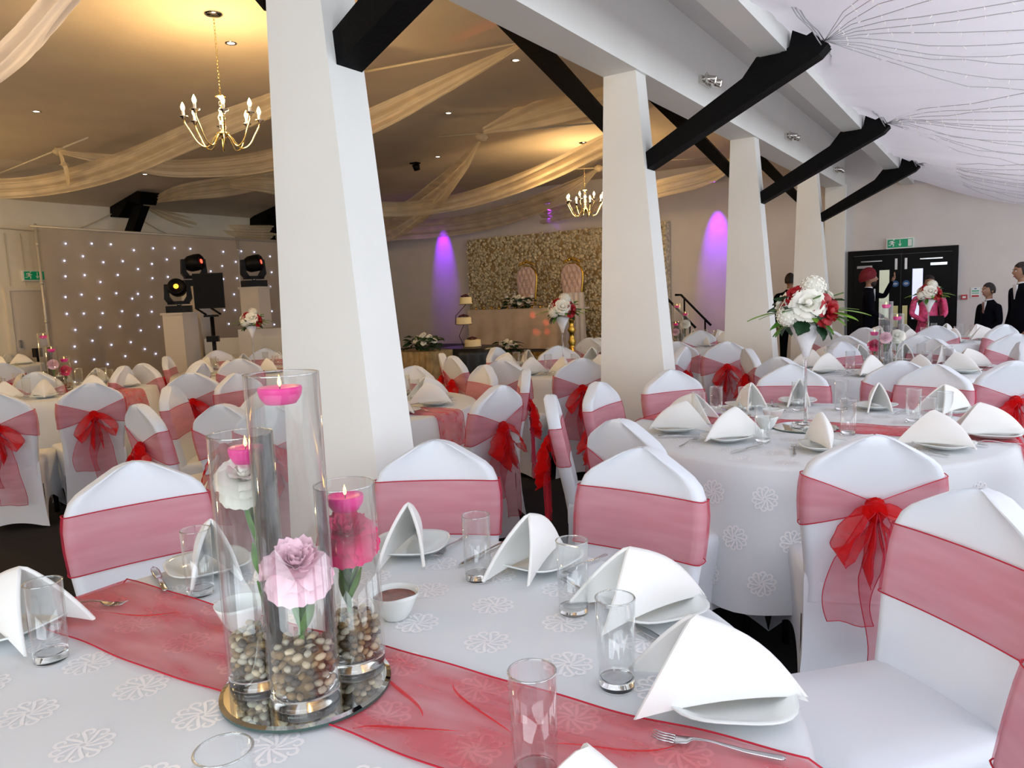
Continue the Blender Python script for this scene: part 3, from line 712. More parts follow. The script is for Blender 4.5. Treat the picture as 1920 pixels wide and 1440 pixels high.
def setting(k, ang_or_xy, gl=None, fk=None, kn=None, nap=0, turn=0.0, nscale=1.0, far=False):
    cx, cy, nm = TAB[k]
    if isinstance(ang_or_xy, tuple): x, y = ang_or_xy
    else: x, y = cx + .60 * cos(ang_or_xy), cy + .60 * sin(ang_or_xy)
    a = atan2(y - cy, x - cx); rz = a - pi / 2  # local +Y outwards
    Rm = Matrix.Rotation(rz, 3, 'Z'); z = ZT + .005
    thing_mesh('side_plate', PLATE, (x, y, z), (0, 0, rz + .785 * 0), 'square white side plate ' + clock(k, x, y, 'p'), 'plate', 'side plates')
    thing_mesh('folded_napkin', NAPS[nap], (x, y, z + .006), (0, 0, rz + turn), 'tent-folded white napkin ' + clock(k, x, y, 'n'), 'napkin', 'folded napkins', nscale)
    def loc(v): q = Rm @ Vector((v[0], v[1], 0)); return (x + q.x, y + q.y)
    g = gl if gl is not None else loc((-.10, -.17)); glass_at(*g, 'clear highball glass ' + clock(k, g[0], g[1], 'g'), 'highball glasses', parts=not far)
    f = None if fk is False else fk if fk is not None else (*loc((.14, .0)), rz + pi)
    if f: thing_mesh('fork', FORK, (f[0], f[1], ZT + .006), (0, 0, f[2]), 'steel fork ' + clock(k, f[0], f[1], 'f'), 'fork', 'steel forks')
    q = kn if kn is not None else (*loc((-.14, .0)), rz + pi)
    thing_mesh('knife', KNIFE, (q[0], q[1], ZT + .006), (0, 0, q[2]), 'steel knife ' + clock(k, q[0], q[1], 'k'), 'knife', 'steel knives')
def P2(px, py): c = atz(px, py, ZT); return (c.x, c.y)
def dirpx(a, c):  # heading of a utensil whose handle is at pixel a and tip at pixel c
    p, q = atz(*a, ZT), atz(*c, ZT); m = (p + q) / 2; return (m.x, m.y, atan2(q.y - p.y, q.x - p.x) - pi / 2)
setting(1, P2(22, 1185), P2(97, 1238), dirpx((120, 1138), (212, 1140)), None, 0, .0)
setting(1, P2(392, 1072), P2(377, 1115), None, dirpx((312, 1115), (288, 1070)), 1, -.1)
setting(1, P2(770, 1035), P2(897, 1087), dirpx((872, 1012), (820, 1048)), None, 1, .1)
setting(1, P2(1010, 1062), P2(1076, 1150), dirpx((1132, 1048), (1058, 1084)), dirpx((948, 1022), (866, 1064)), 1, .1)
setting(1, P2(1225, 1150), P2(1157, 1288), False, dirpx((1080, 1108), (1110, 1128)), 0, -.1)
setting(1, P2(1366, 1322), P2(1005, 1460), dirpx((1490, 1436), (1212, 1388)), dirpx((1300, 1245), (1208, 1190)), 0, -.05)
setting(1, P2(1175, 1665), P2(440, 1640), False, None, 0)
setting(2, P2(1265, 810), P2(1310, 795), None, None, 0)
setting(2, P2(1362, 828), P2(1430, 830), dirpx((1280, 838), (1302, 828)), dirpx((1432, 838), (1370, 852)), 0)
setting(2, P2(1285, 790), P2(1343, 782), None, None, 2)
setting(2, P2(1398, 766), P2(1397, 784), None, None, 1)
setting(2, P2(1495, 758), P2(1497, 772), dirpx((1456, 764), (1472, 775)), None, 1)
setting(2, P2(1640, 768), P2(1577, 770), dirpx((1680, 778), (1700, 770)), None, 1, .6)
setting(2, P2(1785, 775), P2(1712, 792), None, None, 0)
setting(2, P2(1548, 845), P2(1590, 815), dirpx((1490, 858), (1488, 838)), None, 1)
setting(2, P2(1770, 842), P2(1738, 812), None, None, 2)
setting(2, P2(1862, 822), P2(1770, 800), None, None, 0)
for k in (3, 4, 6, 7, 9, 10, 11, 8):
    cx, cy, _ = TAB[k]; n = 8 if k in (4, 11, 8, 7) else 10; a0 = {3: .2, 4: .5, 6: .1, 7: .4, 9: .42, 10: .25, 11: .1, 8: .3}[k]
    for i in range(n):
        a = a0 + 2 * pi * i / n + random.uniform(-.05, .05); setting(k, a, nap=random.choice((0, 0, 1, 2)), turn=random.uniform(-.3, .3), far=k in (4, 7, 8, 11))
# bowls
def bowl(x, y, label, sauce=False, z=ZT + .001):
    t = empty('dip_bowl', (x, y, z), label=label, cat='bowl')
    prof = [(.0001, .0), (.026, .0), (.029, .004), (.040, .022), (.052, .050), (.055, .058), (.0525, .058), (.049, .050), (.037, .024), (.024, .008), (.0001, .007)]
    b = B(); n = len(prof)
    b.grid(lambda u, v: (lambda p, a: Vector((p[0] * (1 + .12 * (p[1] / .058) * max(0, cos(a - 5.9)) ** 8) * cos(a), p[0] * (1 + .12 * (p[1] / .058) * max(0, cos(a - 5.9)) ** 8) * sin(a), p[1] + .006 * (p[1] / .058) ** 3 * max(0, cos(a - 5.9)) ** 8)))(prof[round(v * (n - 1))], 2 * pi * u), 40, n - 1, cu=True)
    b.obj('bowl_body', 'china', t)
    if sauce: B().lathe([(.0001, .046), (.03, .0455), (.0465, .0465)], 32).obj('sauce', 'sauce', t)
bowl(*P2(742, 1158), 'white china bowl of red brown dip beside the candle vases', True)
bowl(*P2(455, 1178), 'white china bowl behind the left candle vase, seen through its glass')
bowl(*P2(1437, 804), 'white bowl behind the glass on the rose table, nearer of two'); bowl(*P2(1449, 788), 'white bowl on the rose table, farther of two')
bowl(*P2(355, 738), 'small white bowl at the left candle table'); bowl(*P2(1500, 706), 'small white bowl on the candle table behind the rose table')
# ================================================================ FLOWERS
def petal_mesh(name, m, r0, r1, h, spread, curl, rag=0.0, nu=8, nv=6):
    b = B()
    def g(u, v):
        s = u * 2 - 1; a = s * spread * (sin(pi * min(.93, .12 + v * .75)) ** .6); r = r0 + (r1 - r0) * v ** 1.3 + curl * max(0, v - .7) * 3.3
        r += .0016 * sin(s * 8 + r1 * 900) * v * v
        z = h * (v - .18 * s * s * v) - curl * .9 * max(0, v - .8) * 3 + rag * sin(s * 7) * v * h
        return Vector((r * cos(a), r * sin(a), z))
    return b.grid(g, nu, nv).mesh(name, m)
def rose_set(m):
    pe = m.startswith('peony')
    if pe: return [petal_mesh('petal', m, .001, .020, .034, 1.0, -.006, .05), petal_mesh('petal', m, .005, .034, .032, .8, -.004, .06), petal_mesh('petal', m, .010, .044, .026, .75, .004, .05)]
    return [petal_mesh('petal', m, .002, .016, .034, 1.5, -.002), petal_mesh('petal', m, .006, .028, .036, 1.1, .004), petal_mesh('petal', m, .010, .040, .032, .85, .012)]
RS = {k: rose_set(k) for k in ('petal_white', 'petal_red', 'peony_pale', 'peony_hot')}
def core(m): return B().lathe([(.0001, .036), (.004, .035), (.008, .037), (.012, .034), (.014, .02), (.006, .0)], 12).mesh('flower_core', m)
CORE = {k: core(k) if not k.startswith('peony') else B().ball((0, 0, .008), .009, .009, .011, 8, 6).mesh('flower_core', k) for k in RS}
def rose(kind, parent, loc, direction, s=1.0, name='rose', rich=1, parts=True, label=None):
    q = Vector(direction).normalized().to_track_quat('Z', 'Y').to_euler()
    spec = []; pe = kind.startswith('peony')
    if pe:
        for ring, n, tilt, sc in ((0, 5, -.35, .62), (0, 6, -.1, .82), (0, 7, .2, .95), (1, 7, .0, .95), (1, 7, .30, 1.05), (2, 7, .55, 1.0)):
            for i in range(n): spec.append((ring, 2 * pi * (i + .5 * ring) / n + ring + tilt * 5 + random.uniform(-.25, .25), tilt + random.uniform(-.12, .12), sc * random.uniform(.9, 1.08)))
    for ring, n, tilt, sc in () if pe else ((0, 3, -.1, .85), (0, 4, .05, 1.05), (1, 5, .05, 1.0), (2, 5 + rich, .12, 1.0), (2, 6 + rich, .42, 1.12)):
        for i in range(n):
            spec.append((ring, 2 * pi * (i + .5 * ring) / n + ring + tilt * 5 + random.uniform(-.15, .15), tilt + random.uniform(-.06, .06), sc))
    if parts:
        o = me_obj(name, CORE[kind], parent, loc, q, (s,) * 3)
        if label: o['label'] = label
        for ring, a, t_, sc in spec:
            p = bpy.data.objects.new('petal', RS[kind][ring]); COL.objects.link(p); p.parent = o
            p.matrix_local = Matrix.Rotation(a, 4, 'Z') @ Matrix.Rotation(t_, 4, 'Y') @ Matrix.Scale(sc, 4)
    else:
        key = ('rose', kind)
        if key not in CACHE:
            b = B(); me = CORE[kind]; b.add([v.co for v in me.vertices], [tuple(p.vertices) for p in me.polygons])
            for ring, a, t_, sc in spec:
                X = Matrix.Rotation(a, 4, 'Z') @ Matrix.Rotation(t_, 4, 'Y') @ Matrix.Scale(sc, 4); me = RS[kind][ring]
                b.add([X @ v.co for v in me.vertices], [tuple(p.vertices) for p in me.polygons])
            CACHE[key] = b.mesh('rose', kind)
        o = me_obj(name, CACHE[key], parent, loc, q, (s,) * 3)
    return o
CACHE = {}
def leaf_mesh(m, L, W, lobes=0, bend=.3):
    def g(u, v):
        s = v * 2 - 1; w_ = W * sin(pi * min(1, u * .97 + .03)) ** .8 * (1 + (.35 * abs(sin(u * lobes * pi)) if lobes else 0))
        return Vector((s * w_ * .5, u * L, -bend * L * u * u + .12 * W * abs(s)))
    return B().grid(g, 12, 4).mesh('leaf', m)
LEAF = {'ivy': leaf_mesh('leaf_dark', .075, .05, 2.5), 'long': leaf_mesh('leaf_bright', .19, .032, 3, .25), 'green': leaf_mesh('leaf', .09, .036, 0, .15), 'vase': leaf_mesh('leaf', .10, .040, 0, -.1)}
def hydrangea(parent, loc, r, s=1):
    if 'hyd' not in CACHE:
        b = B(); rnd = random.Random(3)
        for i in range(90):
            z = 1 - 2 * (i + .5) / 90; a = i * 2.4; rr = sqrt(max(0, 1 - z * z)); d = Vector((rr * cos(a), rr * sin(a), z)); c = d * .92
            t1 = d.cross(Vector((0, 0, 1))).normalized() if abs(d.z) < .95 else Vector((1, 0, 0)); t2 = d.cross(t1)
            for k in range(4):
                q = rnd.random() + k * pi / 2; e = t1 * cos(q) + t2 * sin(q); f = d.cross(e)
                b.add([c, c + e * .12 + f * .08 + d * .05, c + e * .22 + d * .07, c + e * .12 - f * .08 + d * .05], [(0, 1, 2, 3)])
        b.ball((0, 0, 0), .88, nu=12, nv=8); CACHE['hyd'] = b.mesh('hydrangea', 'petal_white')
    return me_obj('hydrangea', CACHE['hyd'], parent, loc, (0, 0, 0), (r,) * 3)
def bouquet(t, top, s, rich=True, n_leaf=34, long_=True):
    """round posy of white and red roses over ivy, local centre at height top"""
    V = Vector; c = V((0, 0, top))
    # directions are given as (to the camera's right, towards the camera, up)
    cm = Vector((t.location.x, t.location.y)).normalized() * -1; rt = Vector((-cm.y, cm.x)) * 1.0
    rt = Vector((cm.y * -1, cm.x)); 
    def W(a, b_, z): v = rt * a + cm * b_; return V((v.x, v.y, z))
    fl = [('petal_white', .08, 1, .25, 1.25, 'white rose in front'), ('petal_red', .82, .65, -.05, 1.2, 'deep red rose on the right'), ('petal_red', -.42, .55, .62, .95, 'red rose at the upper left'), ('petal_white', -.95, .2, .28, 1.0, None), ('petal_white', .90, -.1, .55, .95, None),
          ('petal_red', -.75, .55, .15, .75, 'small red rose'), ('petal_red', .1, -.9, .3, 1.0, None), ('petal_white', -.3, -.8, .45, 1.1, None), ('petal_red', .85, .45, .5, .55, None)]
    for kd, a, b_, z, sc, lb in fl:
        d = W(a, b_, z + .1).normalized(); rose(kd, t, c + d * .080 * s, d, sc * s * .80, parts=rich, label=lb if rich else None)
    for a, b_, z, r in ((-.72, .75, -.12, .042), (.25, .25, .95, .050)): hydrangea(t, c + W(a, b_, z).normalized() * .090 * s, r * s * .95)
    rnd = random.Random(11)
    for i in range(n_leaf):
        a = 2 * pi * i / n_leaf * 2.618; el = rnd.uniform(-.75, .55); me = LEAF['ivy' if i % 3 else 'green']
        o = me_obj('leaf', me, t, c + V((cos(a) * cos(el), sin(a) * cos(el), sin(el))) * .062 * s, (el, rnd.uniform(-.4, .4), a - pi / 2), (s * .95,) * 3)
    if long_:
        for a, b_, el, L in ((-1, .25, .05, 1.25), (-1, -.1, .0, .9), (1, .2, .12, 1.3), (1, .5, -.02, 1.1), (1, -.2, .25, 1.0), (.3, 1, -.3, .6), (.95, .35, -.35, .8), (-.9, .6, .35, .7)):
            v = W(a, b_, 0); az = atan2(v.y, v.x) - pi / 2
            me_obj('leaf', LEAF['long'], t, c + v.normalized() * .06 * s, (el, 0, az), (s * L * 1.3, s * L * .62, s * L * .62))['label'] = 'long pointed light green leaf'
def trumpet(k, loc, H, s, group='trumpet vases of roses', rich=False):
    nm = TAB[k][2]; x, y = loc
    o = empty('trumpet_vase', (x, y, ZT + .009), label='tall clear trumpet vase standing on a mirror, ' + nm, cat='vase', group=group)
    hb = H - .17 * s
    B().lathe([(.0001, 0), (.072 * s, 0), (.072 * s, .005), (.02 * s, .016), (.015 * s, .03), (.019 * s, .04), (.0105 * s, .055), (.0105 * s, hb - .02), (.017 * s, hb)], 24).obj('stem', 'glass', o)
    B().lathe([(.0001, .001), (.066 * s, .001), (.066 * s, .004), (.018 * s, .012), (.006 * s, .03), (.005 * s, hb - .02), (.001, hb)], 20).obj('stem_core', 'glass_base', o)
    B().lathe([(.013 * s, hb), (.032 * s, hb + .06 * s), (.085 * s, H)], 28).obj('trumpet_bowl', 'glass', o)
    B().lathe([(.0001, hb + .004), (.011 * s, hb + .006), (.029 * s, hb + .062 * s), (.076 * s, H - .012), (.0001, H)], 28).obj('white_filling', 'fluff', o)
    q = empty('rose_arrangement', (x, y, ZT + .01), label='posy of white and red roses with ivy, ' + nm, cat='flowers', group='rose posies')
    bouquet(q, H + .05 * s, s * 1.3, rich=rich, n_leaf=34 if rich else 22)
    m_ = thing_round_mirror(x, y, .15 * s, nm)
    return o
def thing_round_mirror(x, y, r, nm):
    t = empty('mirror_plate', (x, y, ZT + .0085 - .006), label='round mirror disc at the centre, ' + nm, cat='mirror')
    B().lathe([(.0001, 0), (r, 0), (r, .0045)], 56).obj('mirror_edge', 'mirror_edge', t, sharp=30)
    B().lathe([(r, .0045), (r - .008, .006), (.0001, .006)], 56).obj('mirror_face', 'mirror', t, sharp=10); return t
# ---- candle vases
PEB = []
for v in range(3):
    rnd = random.Random(v); a, b_, c_ = 1, rnd.uniform(.6, .8), rnd.uniform(.5, .65)
    b = B().ball((0, 0, 0), .0095 * a, .0095 * b_ * 1.1, .0095 * c_, 8, 5, fn=lambda q, t_: 1 + .1 * sin(2 * q + v))
    PEB.append([b.mesh('pebble', 'pebble%d' % i) for i in range(5)])
def vase(x, y, R_, H_, label, group=None, z=ZT + .0085, big=True):
    t = empty('cylinder_vase', (x, y, z), label=label, cat='vase', group=group)
    B().lathe([(R_, .0), (R_, H_), (R_ - .003, H_), (R_ - .0035, .016)], 40).obj('glass_wall', 'glass', t)
    B().lathe([(.0001, .0006), (R_ - .003, .0006), (R_ - .002, .003), (R_ - .002, .012), (.0001, .013)], 36).obj('glass_base', 'glass_base', t)
    B().lathe([(R_ + .0004, H_ - .001), (R_ + .0006, H_ + .0008), (R_ - .003, H_ + .0008), (R_ - .0035, H_ - .001)], 40).obj('glass_rim', 'rim', t)
    wl = H_ - .030
    B().lathe([(.0001, .016), (R_ - .0045, .016), (R_ - .0045, wl), (.0001, wl - .0008)], 40).obj('water', 'water', t, sharp=40)
    return t, wl
def float_candle(x, y, z, label, r=.032, m='wax_pink'):
    t = empty('floating_candle', (x, y, z), label=label, cat='candle')
    B().lathe([(.0001, -.022), (r * .70, -.022), (r * .93, -.010), (r, .002), (r * .97, .006), (r * .75, .003), (.0001, .0)], 24, None).obj('wax', m, t)
    B().tube([(0, 0, .0), (0, .001, .009)], .0009, 5).obj('wick', 'wick', t)
    B().lathe([(.0001, .006), (.0026, .009), (.0034, .013), (.0022, .019), (.0001, .026)], 10).obj('flame', 'flame', t)
    return t
def peony(loc, kind, s, stem_base, label, n_leaf=4, lu=.55):
    x, y, z = loc
    t = empty('silk_flower', (x, y, z), label=label, cat='flower')
    cm = Vector((-x, -y, 0)).normalized()
    dirn = (cm * .55 + Vector((0, 0, .9)))
    f = rose(kind, t, (0, 0, 0), dirn, s, 'bloom', rich=3)
    for i in range(7):   # loose lower petals
        a = 2 * pi * i / 7; q = Matrix.Rotation(a, 4, 'Z') @ Matrix.Rotation(.95 + .2 * sin(i * 2), 4, 'Y') @ Matrix.Scale(1.25, 4)
        p = bpy.data.objects.new('petal', RS[kind][2]); COL.objects.link(p); p.parent = f; p.matrix_local = q
    sb = Vector(stem_base) - Vector(loc)
    B().tube([(0, 0, -.01), sb * .35 + Vector((.006, .0, 0)), sb * .7 + Vector((-.004, .004, 0)), sb], .0045, 7).obj('stem', 'stem', t)
    for i in range(n_leaf):
        u = lu + (1 - lu) * .9 * i / max(1, n_leaf - 1); p = sb * u; a = atan2(cm.y, cm.x) + (-1) ** i * 1.1 - pi / 2 + random.uniform(-.3, .3)
        me_obj('leaf', LEAF['vase'], t, p, (1.05 + .2 * (i % 2), 0, a), (.82,) * 3)
    return t
pn = [0]
def pebbles(x, y, R_, z0, hgt, nm, single=True):
    rnd = random.Random(int(x * 1000)); rr = R_ - .0155; pts = []; tries = 0
    B().lathe([(.0001, .016), (rr - .008, .016), (rr - .008, hgt - .012), (.0001, hgt - .006)], 16).obj('pebble_fill', 'pebble3', None, label='dark mass of pebbles in the core of the ' + nm, cat='pebbles', kind='stuff', loc=(x, y, z0))
    if not single:
        b = B()
        for i in range(70):
            a = rnd.random() * 6.283; r_ = rr if i < 55 else rr * sqrt(rnd.random()); z = .022 + rnd.random() * (hgt - .022) if i < 55 else hgt
            b.ball((r_ * cos(a), r_ * sin(a), z), .011, .008, .006, 6, 4)
        return b.obj('pebbles', 'pebble%d' % rnd.randint(0, 4), None, label='river pebbles in the ' + nm, cat='pebbles', kind='stuff', loc=(x, y, z0))
    while len(pts) < 99 and tries < 9000:
        tries += 1; a = rnd.random() * 6.283; top = rnd.random() < .16
        r_ = rr if not top else rr * sqrt(rnd.random()); z = .024 + rnd.random() * (hgt - .026) if not top else hgt - rnd.random() * .004
        p = Vector((r_ * cos(a), r_ * sin(a), z))
        if all((p - q).length > .0116 for q in pts): pts.append(p)
    for p in pts:
        me = PEB[rnd.randint(0, 2)][rnd.choice((0, 1, 1, 4, 4, 3, 0, 2))]; s = rnd.uniform(.8, 1.15)
        tag(me_obj('pebble', me, None, Vector((x, y, z0)) + p, (rnd.uniform(-.5, .5), rnd.uniform(-.5, .5), rnd.random() * 6), (s,) * 3), 'smooth river pebble in the ' + nm, 'pebble', 'pebbles in the ' + nm)
nm1 = TAB[1][2]; cx, cy, _ = TAB[1]
t = empty('mirror_plate', (cx, cy, ZT + .006), label='round mirror disc under the three near candle vases', cat='mirror')
B().lathe([(.0001, 0), (.150, 0), (.150, .005)], 72).obj('mirror_edge', 'mirror_edge', t, sharp=30)
B().lathe([(.150, .005), (.142, .0075), (.0001, .0075)], 72).obj('mirror_face', 'mirror', t, sharp=10)
zb = ZT + .0142
V3 = [((574, 1306), .0605, .565, 'tallest'), ((489, 1272), .0560, .455, 'left'), ((668, 1240), .0560, .345, 'right')]
vp = []
for p, R_, H_, w_ in V3:
    c = atz(*p, zb); t, wl = vase(c.x, c.y, R_, H_, {'tallest': 'tallest clear glass cylinder vase with pale pink peony', 'left': 'middle height cylinder vase with white flower on long stem', 'right': 'shortest cylinder vase with hot pink peony'}[w_], z=zb)
    vp.append((c.x, c.y, wl)); pebbles(c.x, c.y, R_, zb, .092 if w_ != 'tallest' else .10, w_ + ' near candle vase')
(x1, y1, w1), (x2, y2, w2), (x3, y3, w3) = vp
c1 = Vector((-x1, -y1, 0)).normalized()
float_candle(x1 - .004, y1 - .002, zb + w1 + .002, 'hot pink floating candle burning on top of tallest vase', .036)
float_candle(x2 + .012, y2 + .0, zb + w2 + .002, 'pink floating candle burning in the left near vase', .030)
float_candle(x3 - .002, y3 + .002, zb + w3 + .002, 'pink floating candle burning in the right near vase', .034)
peony((x1, y1, zb + .235), 'peony_pale', 1.06, (x1 - .004, y1 + .004, zb + .10), 'large pale pink peony under water in the tallest vase', 7, .75)
peony((x2 + .002, y2, zb + .375), 'petal_white', .82, (x2 + .028, y2 + .012, zb + .09), 'white flower on a long bent stem in the left vase', 6, .30)
peony((x3, y3, zb + .250), 'peony_hot', 1.0, (x3 - .012, y3 + .002, zb + .09), 'hot pink peony under water in the right near vase', 6)
for i, (px, m_) in enumerate(((475, 'leaf_bright'), (500, 'leaf'))):
    pass
# smaller candle sets farther away
def candle_set(k, spots, nm):
    cx, cy, tn = TAB[k]; thing_round_mirror(cx, cy, .15, tn)
    for i, ((dx, dy), H_, kd, wn) in enumerate(spots):
        f = Vector((cx, cy)).normalized(); r_ = Vector((f.y, -f.x)); p = Vector((cx, cy)) + r_ * dx + f * dy
        t, wl = vase(p.x, p.y, .05, H_, 'clear cylinder vase, %s of three, on the %s' % (wn, tn), 'cylinder vases on the ' + tn)
        zz = ZT + .0085
        float_candle(p.x, p.y, zz + wl + .002, 'lit pink floating candle in the %s vase on the %s' % (wn, tn))
        if kd: 
            q = empty('silk_flower', (p.x, p.y, zz + min(.24, wl - .1)), label='%s silk flower in the %s vase on the %s' % ({'peony_pale': 'pale pink', 'peony_hot': 'hot pink', 'petal_white': 'white'}[kd], wn, tn), cat='flower')
            rose(kd, q, (0, 0, 0), (-f.x, -f.y, .6), 1.0, 'bloom', parts=False)
            B().tube([(0, 0, 0), (0, 0, -.13)], .003, 6).obj('stem', 'stem', q)
            for j in range(5): me_obj('leaf', LEAF['vase'], q, (0, 0, -.03 - .015 * j), (1.2, 0, j * 1.3), (.55,) * 3)
        pebbles(p.x, p.y, .05, zz, .06, wn + ' vase on the ' + tn, False)
candle_set(3, [((-.01, -.07), .52, 'peony_pale', 'tallest'), ((.07, .03), .42, 'petal_white', 'middle'), ((-.09, .05), .30, 'peony_hot', 'shortest')], '')
candle_set(6, [((-.05, .04), .52, None, 'tallest'), ((.0, -.07), .40, 'peony_pale', 'middle'), ((.09, .0), .30, 'peony_hot', 'shortest')], '')
candle_set(11, [((-.03, .05), .50, None, 'tallest'), ((.07, .0), .40, 'petal_white', 'middle'), ((-.05, -.07), .28, 'peony_pale', 'shortest')], '')
candle_set(9, [((-.03, .05), .50, None, 'tallest'), ((.07, .0), .40, 'petal_white', 'middle'), ((-.05, -.07), .28, 'peony_pale', 'shortest')], '')
trumpet(2, TAB[2][:2], .50, 1.0, rich=True)
trumpet(4, TAB[4][:2], .46, .95); trumpet(7, TAB[7][:2], .48, .85); trumpet(10, TAB[10][:2], .48, .95)
# ================================================================ CHANDELIERS
def chandelier(loc, zc, label, drop=.62, power=1.0):
    x, y = loc; t = empty('chandelier', (x, y, zc), label=label, cat='chandelier', group='brass chandeliers of the left hall')
    B().lathe([(.0001, 0), (.068, 0), (.066, -.008), (.045, -.018), (.0001, -.022)], 28).obj('canopy', 'chrome', t)
    b = B(); z = -.022; i = 0
    while z > -drop:
        a = (i % 2) * pi / 2
        b.tube([(.007 * cos(q) * cos(a), .007 * cos(q) * sin(a), z - .012 + .015 * sin(q)) for q in [2 * pi * k / 8 for k in range(9)]], .0018, 5, cap=False); z -= .024; i += 1
    b.obj('chain', 'brass', t)
    z0 = -drop
    B().lathe([(.0001, z0 + .02), (.006, z0 + .02), (.008, z0), (.04, z0 - .006), (.036, z0 - .014), (.012, z0 - .02), (.008, z0 - .03), (.0001, z0 - .03)], 20).obj('top_dish', 'brass', t)
    for j, (r_, zz) in enumerate(((.018, -.06), (.020, -.11), (.024, -.165), (.026, -.23))):
        B().ball((0, 0, z0 + zz), r_, r_, r_ * 1.15, 14, 10).obj('glass_ball', 'glass_base', t)
    B().lathe([(.0001, z0 - .02), (.005, z0 - .03), (.005, z0 - .26), (.018, z0 - .265), (.05, z0 - .275), (.05, z0 - .285), (.02, z0 - .30), (.012, z0 - .315), (.007, z0 - .34), (.0001, z0 - .36)], 20).obj('column', 'brass', t)
    zc0 = z0 - .27
    for k in range(8):
        a = 2 * pi * k / 8 + .2; d = Vector((cos(a), sin(a), 0)); hi = 0 if k % 2 else .03
        pts = [Vector((0, 0, zc0)) + d * .02]
        for u in [i / 16 for i in range(1, 17)]:
            r_ = .02 + .245 * u; zz = -.11 * sin(pi * min(1, u * 1.12)) * 1.0 + (.025 * sin(pi * u / .35) if u < .35 else 0)
            if u > .8: r_ = .02 + .245 * .8 + .049 * (1 - (1 - (u - .8) / .2) ** 2)
            zz += max(0, u - .72) ** 1.3 * (.42 + hi * 2)
            pts.append(Vector((0, 0, zc0 + zz)) + d * r_)
        arm = B().tube(pts, .0055, 7).obj('arm', 'brass', t); e = pts[-1]
        T = Matrix.Translation(e)
        B().lathe([(.0001, .0), (.012, .0), (.012, .012), (.034, .020), (.035, .024), (.0001, .022)], 18, T).obj('drip_pan', 'chrome', arm)
        B().lathe([(.0001, .022), (.010, .022), (.010, .062), (.0001, .062)], 12, T).obj('candle_tube', 'wax_white', arm)
        B().lathe([(.0001, .062), (.008, .064), (.014, .078), (.0155, .09), (.010, .108), (.003, .122), (.0001, .126)], 12, T).obj('bulb', 'bulb', arm)
    l = bpy.data.lights.new('chandelier_light', 'POINT'); l.energy = CH_W * power; l.color = (1, .66, .30); l.shadow_soft_size = .12
    o = bpy.data.objects.new('chandelier_light', l); COL.objects.link(o); o.location = (x, y, zc + z0 - .10); return t
CH_W = 72
c = atz(400, 25, 3.6); chandelier((c.x, c.y), 3.6, 'eight armed brass chandelier with lit candle bulbs, nearest, upper left', .58)
c2 = atz(1094, 267, 3.6); chandelier((c2.x, c2.y), 3.6, 'distant brass chandelier beside the second pillar, lower and smaller', .66)
chandelier((-10.6, 2.2), 3.6, 'brass chandelier left of the picture', power=2.0); chandelier((-5.2, -1.2), 3.6, 'brass chandelier behind the photographer')
# downlights
for i, ((px, py), lab) in enumerate((((433, 81), 'beside the near chandelier chain'), ((68, 209), 'at the far left of the ceiling'), ((967, 113), 'nearest the black ceiling brace'), ((841, 212), 'in the middle of the beige ceiling'), ((230, 336), 'small, above the long drape at left'), ((821, 294), 'small, above the camera shaped sensor'))):
    c = atz(px, py, 3.6)
    if c.x < XL + 1.6: c.x = XL + 1.7
    t = empty('downlight', (c.x, c.y, 3.6), label='recessed ceiling downlight ' + lab, cat='downlight')
    B().lathe([(.030, -.002), (.046, -.004), (.048, 0)], 20).obj('trim_ring', 'chrome', t); B().lathe([(.0001, -.001), (.030, -.001)], 16).obj('lens', 'lamp_lens', t)
c = atz(778, 305, 3.6); t = empty('ceiling_sensor', (c.x, c.y, 3.6), label='small black spotlight under the beige ceiling', cat='sensor')
B().box(-.07, .07, -.05, .05, -.02, 0).obj('mount', 'black', t, smooth=False); B().lathe([(.0001, -.12), (.05, -.12), (.06, -.03), (.0001, -.02)], 14, Matrix.Rotation(.4, 4, 'X')).obj('lamp_head', 'black', t)
# ================================================================ CEILING DRAPES (left hall)
def crom(P, n):
    out = []; Q = [P[0] * 2 - P[1]] + P + [P[-1] * 2 - P[-2]]
    for i in range(1, len(Q) - 2):
        for k in range(n):
            t = k / n; a, b_, c, d = Q[i - 1:i + 3]
            out.append(.5 * ((2 * b_) + (c - a) * t + (2 * a - 5 * b_ + 4 * c - d) * t * t + (3 * b_ - a - 3 * c + d) * t ** 3))
    out.append(P[-1]); return out
def swag(ctrl, label, folds=5, m='drape'):
    """ctrl: (pixel x, pixel y, height, cloth width in metres)"""
    P = [atz(a, b_, z) for a, b_, z, w_ in ctrl]; W = [Vector((w_, 0, 0)) for *_, w_ in ctrl]
    C = crom(P, 12); Wd = [v.x for v in crom(W, 12)]; n = len(C) - 1; fr = []
    for i in range(n + 1):
        t = (C[min(i + 1, n)] - C[max(i - 1, 0)]).normalized(); sd = t.cross(Vector((0, 0, 1))).normalized(); up = sd.cross(t)
        fr.append((sd, up))
    def g(u, v):
        i = round(u * n); w_ = max(.02, Wd[i]); s = v - .5; sd, up = fr[i]
        return C[i] + up * (s * w_ * .80) + sd * (w_ * .22 * sin(s * 2 * pi * folds / 2 + i * .05) * .5 + w_ * .12 * (1 - 4 * s * s) + .05 * w_ * sin(s * 31 + i * .2)) + Vector((0, 0, 0))
    return B().grid(g, n, 26).obj('ceiling_drape', m, None, label=label, cat='drape', group='voile swags under the left ceiling')
swag([(978, 84, 3.42, .05), (845, 152, 3.32, .20), (690, 228, 3.22, .34), (512, 300, 3.16, .32), (350, 316, 3.16, .26), (240, 305, 3.22, .2), (112, 285, 3.38, .05)], 'voile swag from the black brace knot down behind the nearest pillar')
